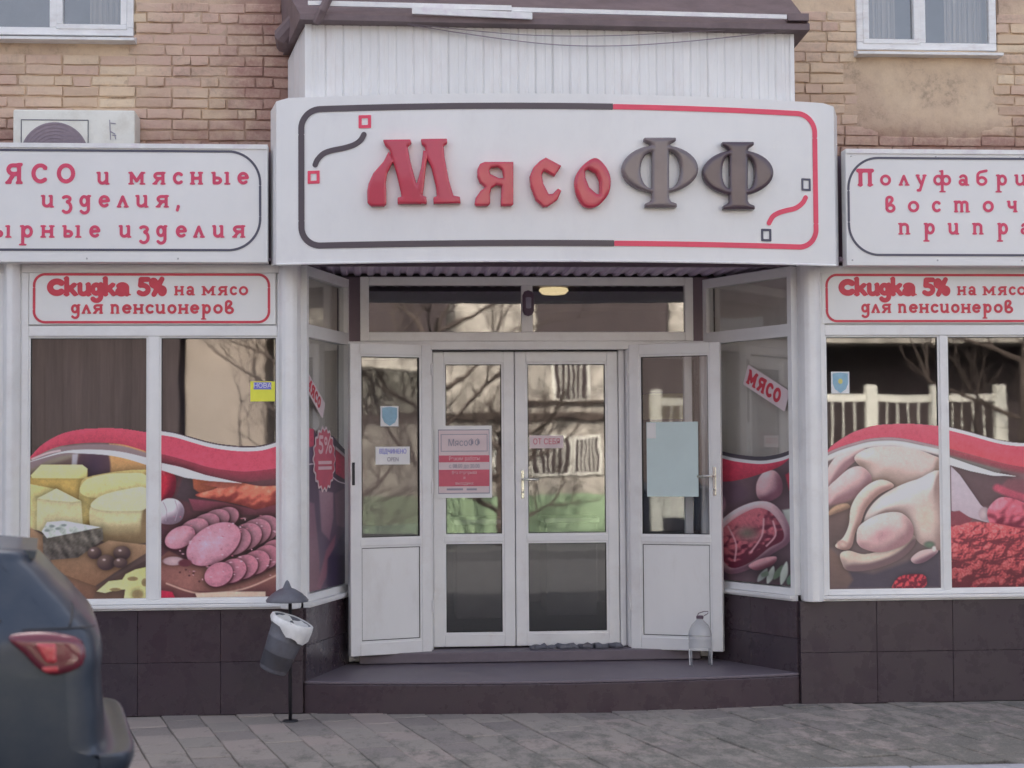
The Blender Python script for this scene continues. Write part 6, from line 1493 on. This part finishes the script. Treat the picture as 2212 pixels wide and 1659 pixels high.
rel(MB().box(-2.0, 1.3, OY, OY + .5, 4.15, 5.6).box(3.1, 5.7, OY, OY + .5, 4.1, 5.6).build('added_dark_box', M['brownwall']), fb1)  # added dark boxes, put here to darken the reflection in the transom
rel(MB().box(5.75, 6.1, OY, OY + .3, 3.95, 6.0).build('lit_pilaster', M['cream']), fb1)
fb2 = MB().box(-3.7, -2.2, OY - 6, OY - .4, 0, 6).build('beige_house', M['beigewall']); tag(fb2, 'plain beige house front across the street, left of the cream building', 'house')
fb3 = MB().box(-30, -3.8, OY - 6, OY - .2, 0, 7).build('brown_house', M['brownwall']); tag(fb3, 'dark brown clad house across the street, mirrored in the cheese window', 'house')
fe = empty('white_fence', (9, OY + .8, 0), label='white fence with posts and rails across the street, mirrored in the chicken window', cat='fence')
yy = OY + .8; k = 0
for x in np.arange(5.4, 12.6, 1.25):
    rel(MB().box(x - .11, x + .11, yy - .1, yy + .1, 0, 3.04).build('post', M['whitepaint'], bevel=.02), fe)
    if x < 11.5:
        rel(MB().box(x + .11, x + 1.14, yy - .04, yy + .04, 2.72, 2.86).build('rail', M['whitepaint']), fe); rel(MB().box(x + .11, x + 1.14, yy - .04, yy + .04, .5, 1.75).build('base_panel', M['whitepaint']), fe)
        for i in range(1, 5): rel(MB().box(x + .11 + i * .206 - .011, x + .11 + i * .206 + .011, yy - .02, yy + .02, 1.75, 2.72).build('bar', M['whitepaint']), fe)
# bare trees on the far pavement
def tree(x, y, h, seed, lab):
    r = random.Random(seed); t = empty('bare_tree', (x, y, 0), label=lab, cat='tree', group='bare trees across the street')
    tr = MB(); tr.tube([(0, 0, 0), (.05, 0, h * .25), (-.04, .03, h * .5), (.03, 0, h * .7)], [.16, .13, .10, .06], 9); tr.build('trunk', M['bark'], t, smooth=True)
    def br(p, d, ln, rad, dep, mb):
        pts = [p]; q = p
        for i in range(3):
            d = (d + Vector((r.uniform(-.3, .3), r.uniform(-.3, .3), r.uniform(-.1, .25)))).normalized(); q = q + d * ln / 3; pts.append(q)
        mb.tube(pts, [rad, rad * .8, rad * .6, rad * .4], 5)
        if dep > 0:
            for k in range(3): br(pts[r.randint(1, 3)], (d + Vector((r.uniform(-1, 1), r.uniform(-1, 1), r.uniform(-.3, .8)))).normalized(), ln * .65, rad * .5, dep - 1, mb)
    for k in range(9):
        mb = MB(); a = k * 2.4; br(Vector((0, 0, h * (.16 + .065 * k))), Vector((math.cos(a), math.sin(a) * .6, .35)), h * .34, .05, 4, mb); mb.build('branch', M['bark'], t)
tree(1.02, -17.6, 6.0, 3, 'bare tree across the street in front of the cream wall')
tree(-1.0, -17.6, 4.5, 5, 'thicker bare tree across the street left of the cream wall')
tree(2.3, -18.2, 3.0, 9, 'thin bare sapling across the street before the green base')
tree(11.5, -17.5, 5.5, 12, 'bare tree across the street in front of the white fence')
print('objects', len(D.objects), 'tris', sum(len(o.data.polygons) for o in D.objects if o.type == 'MESH') * 2)
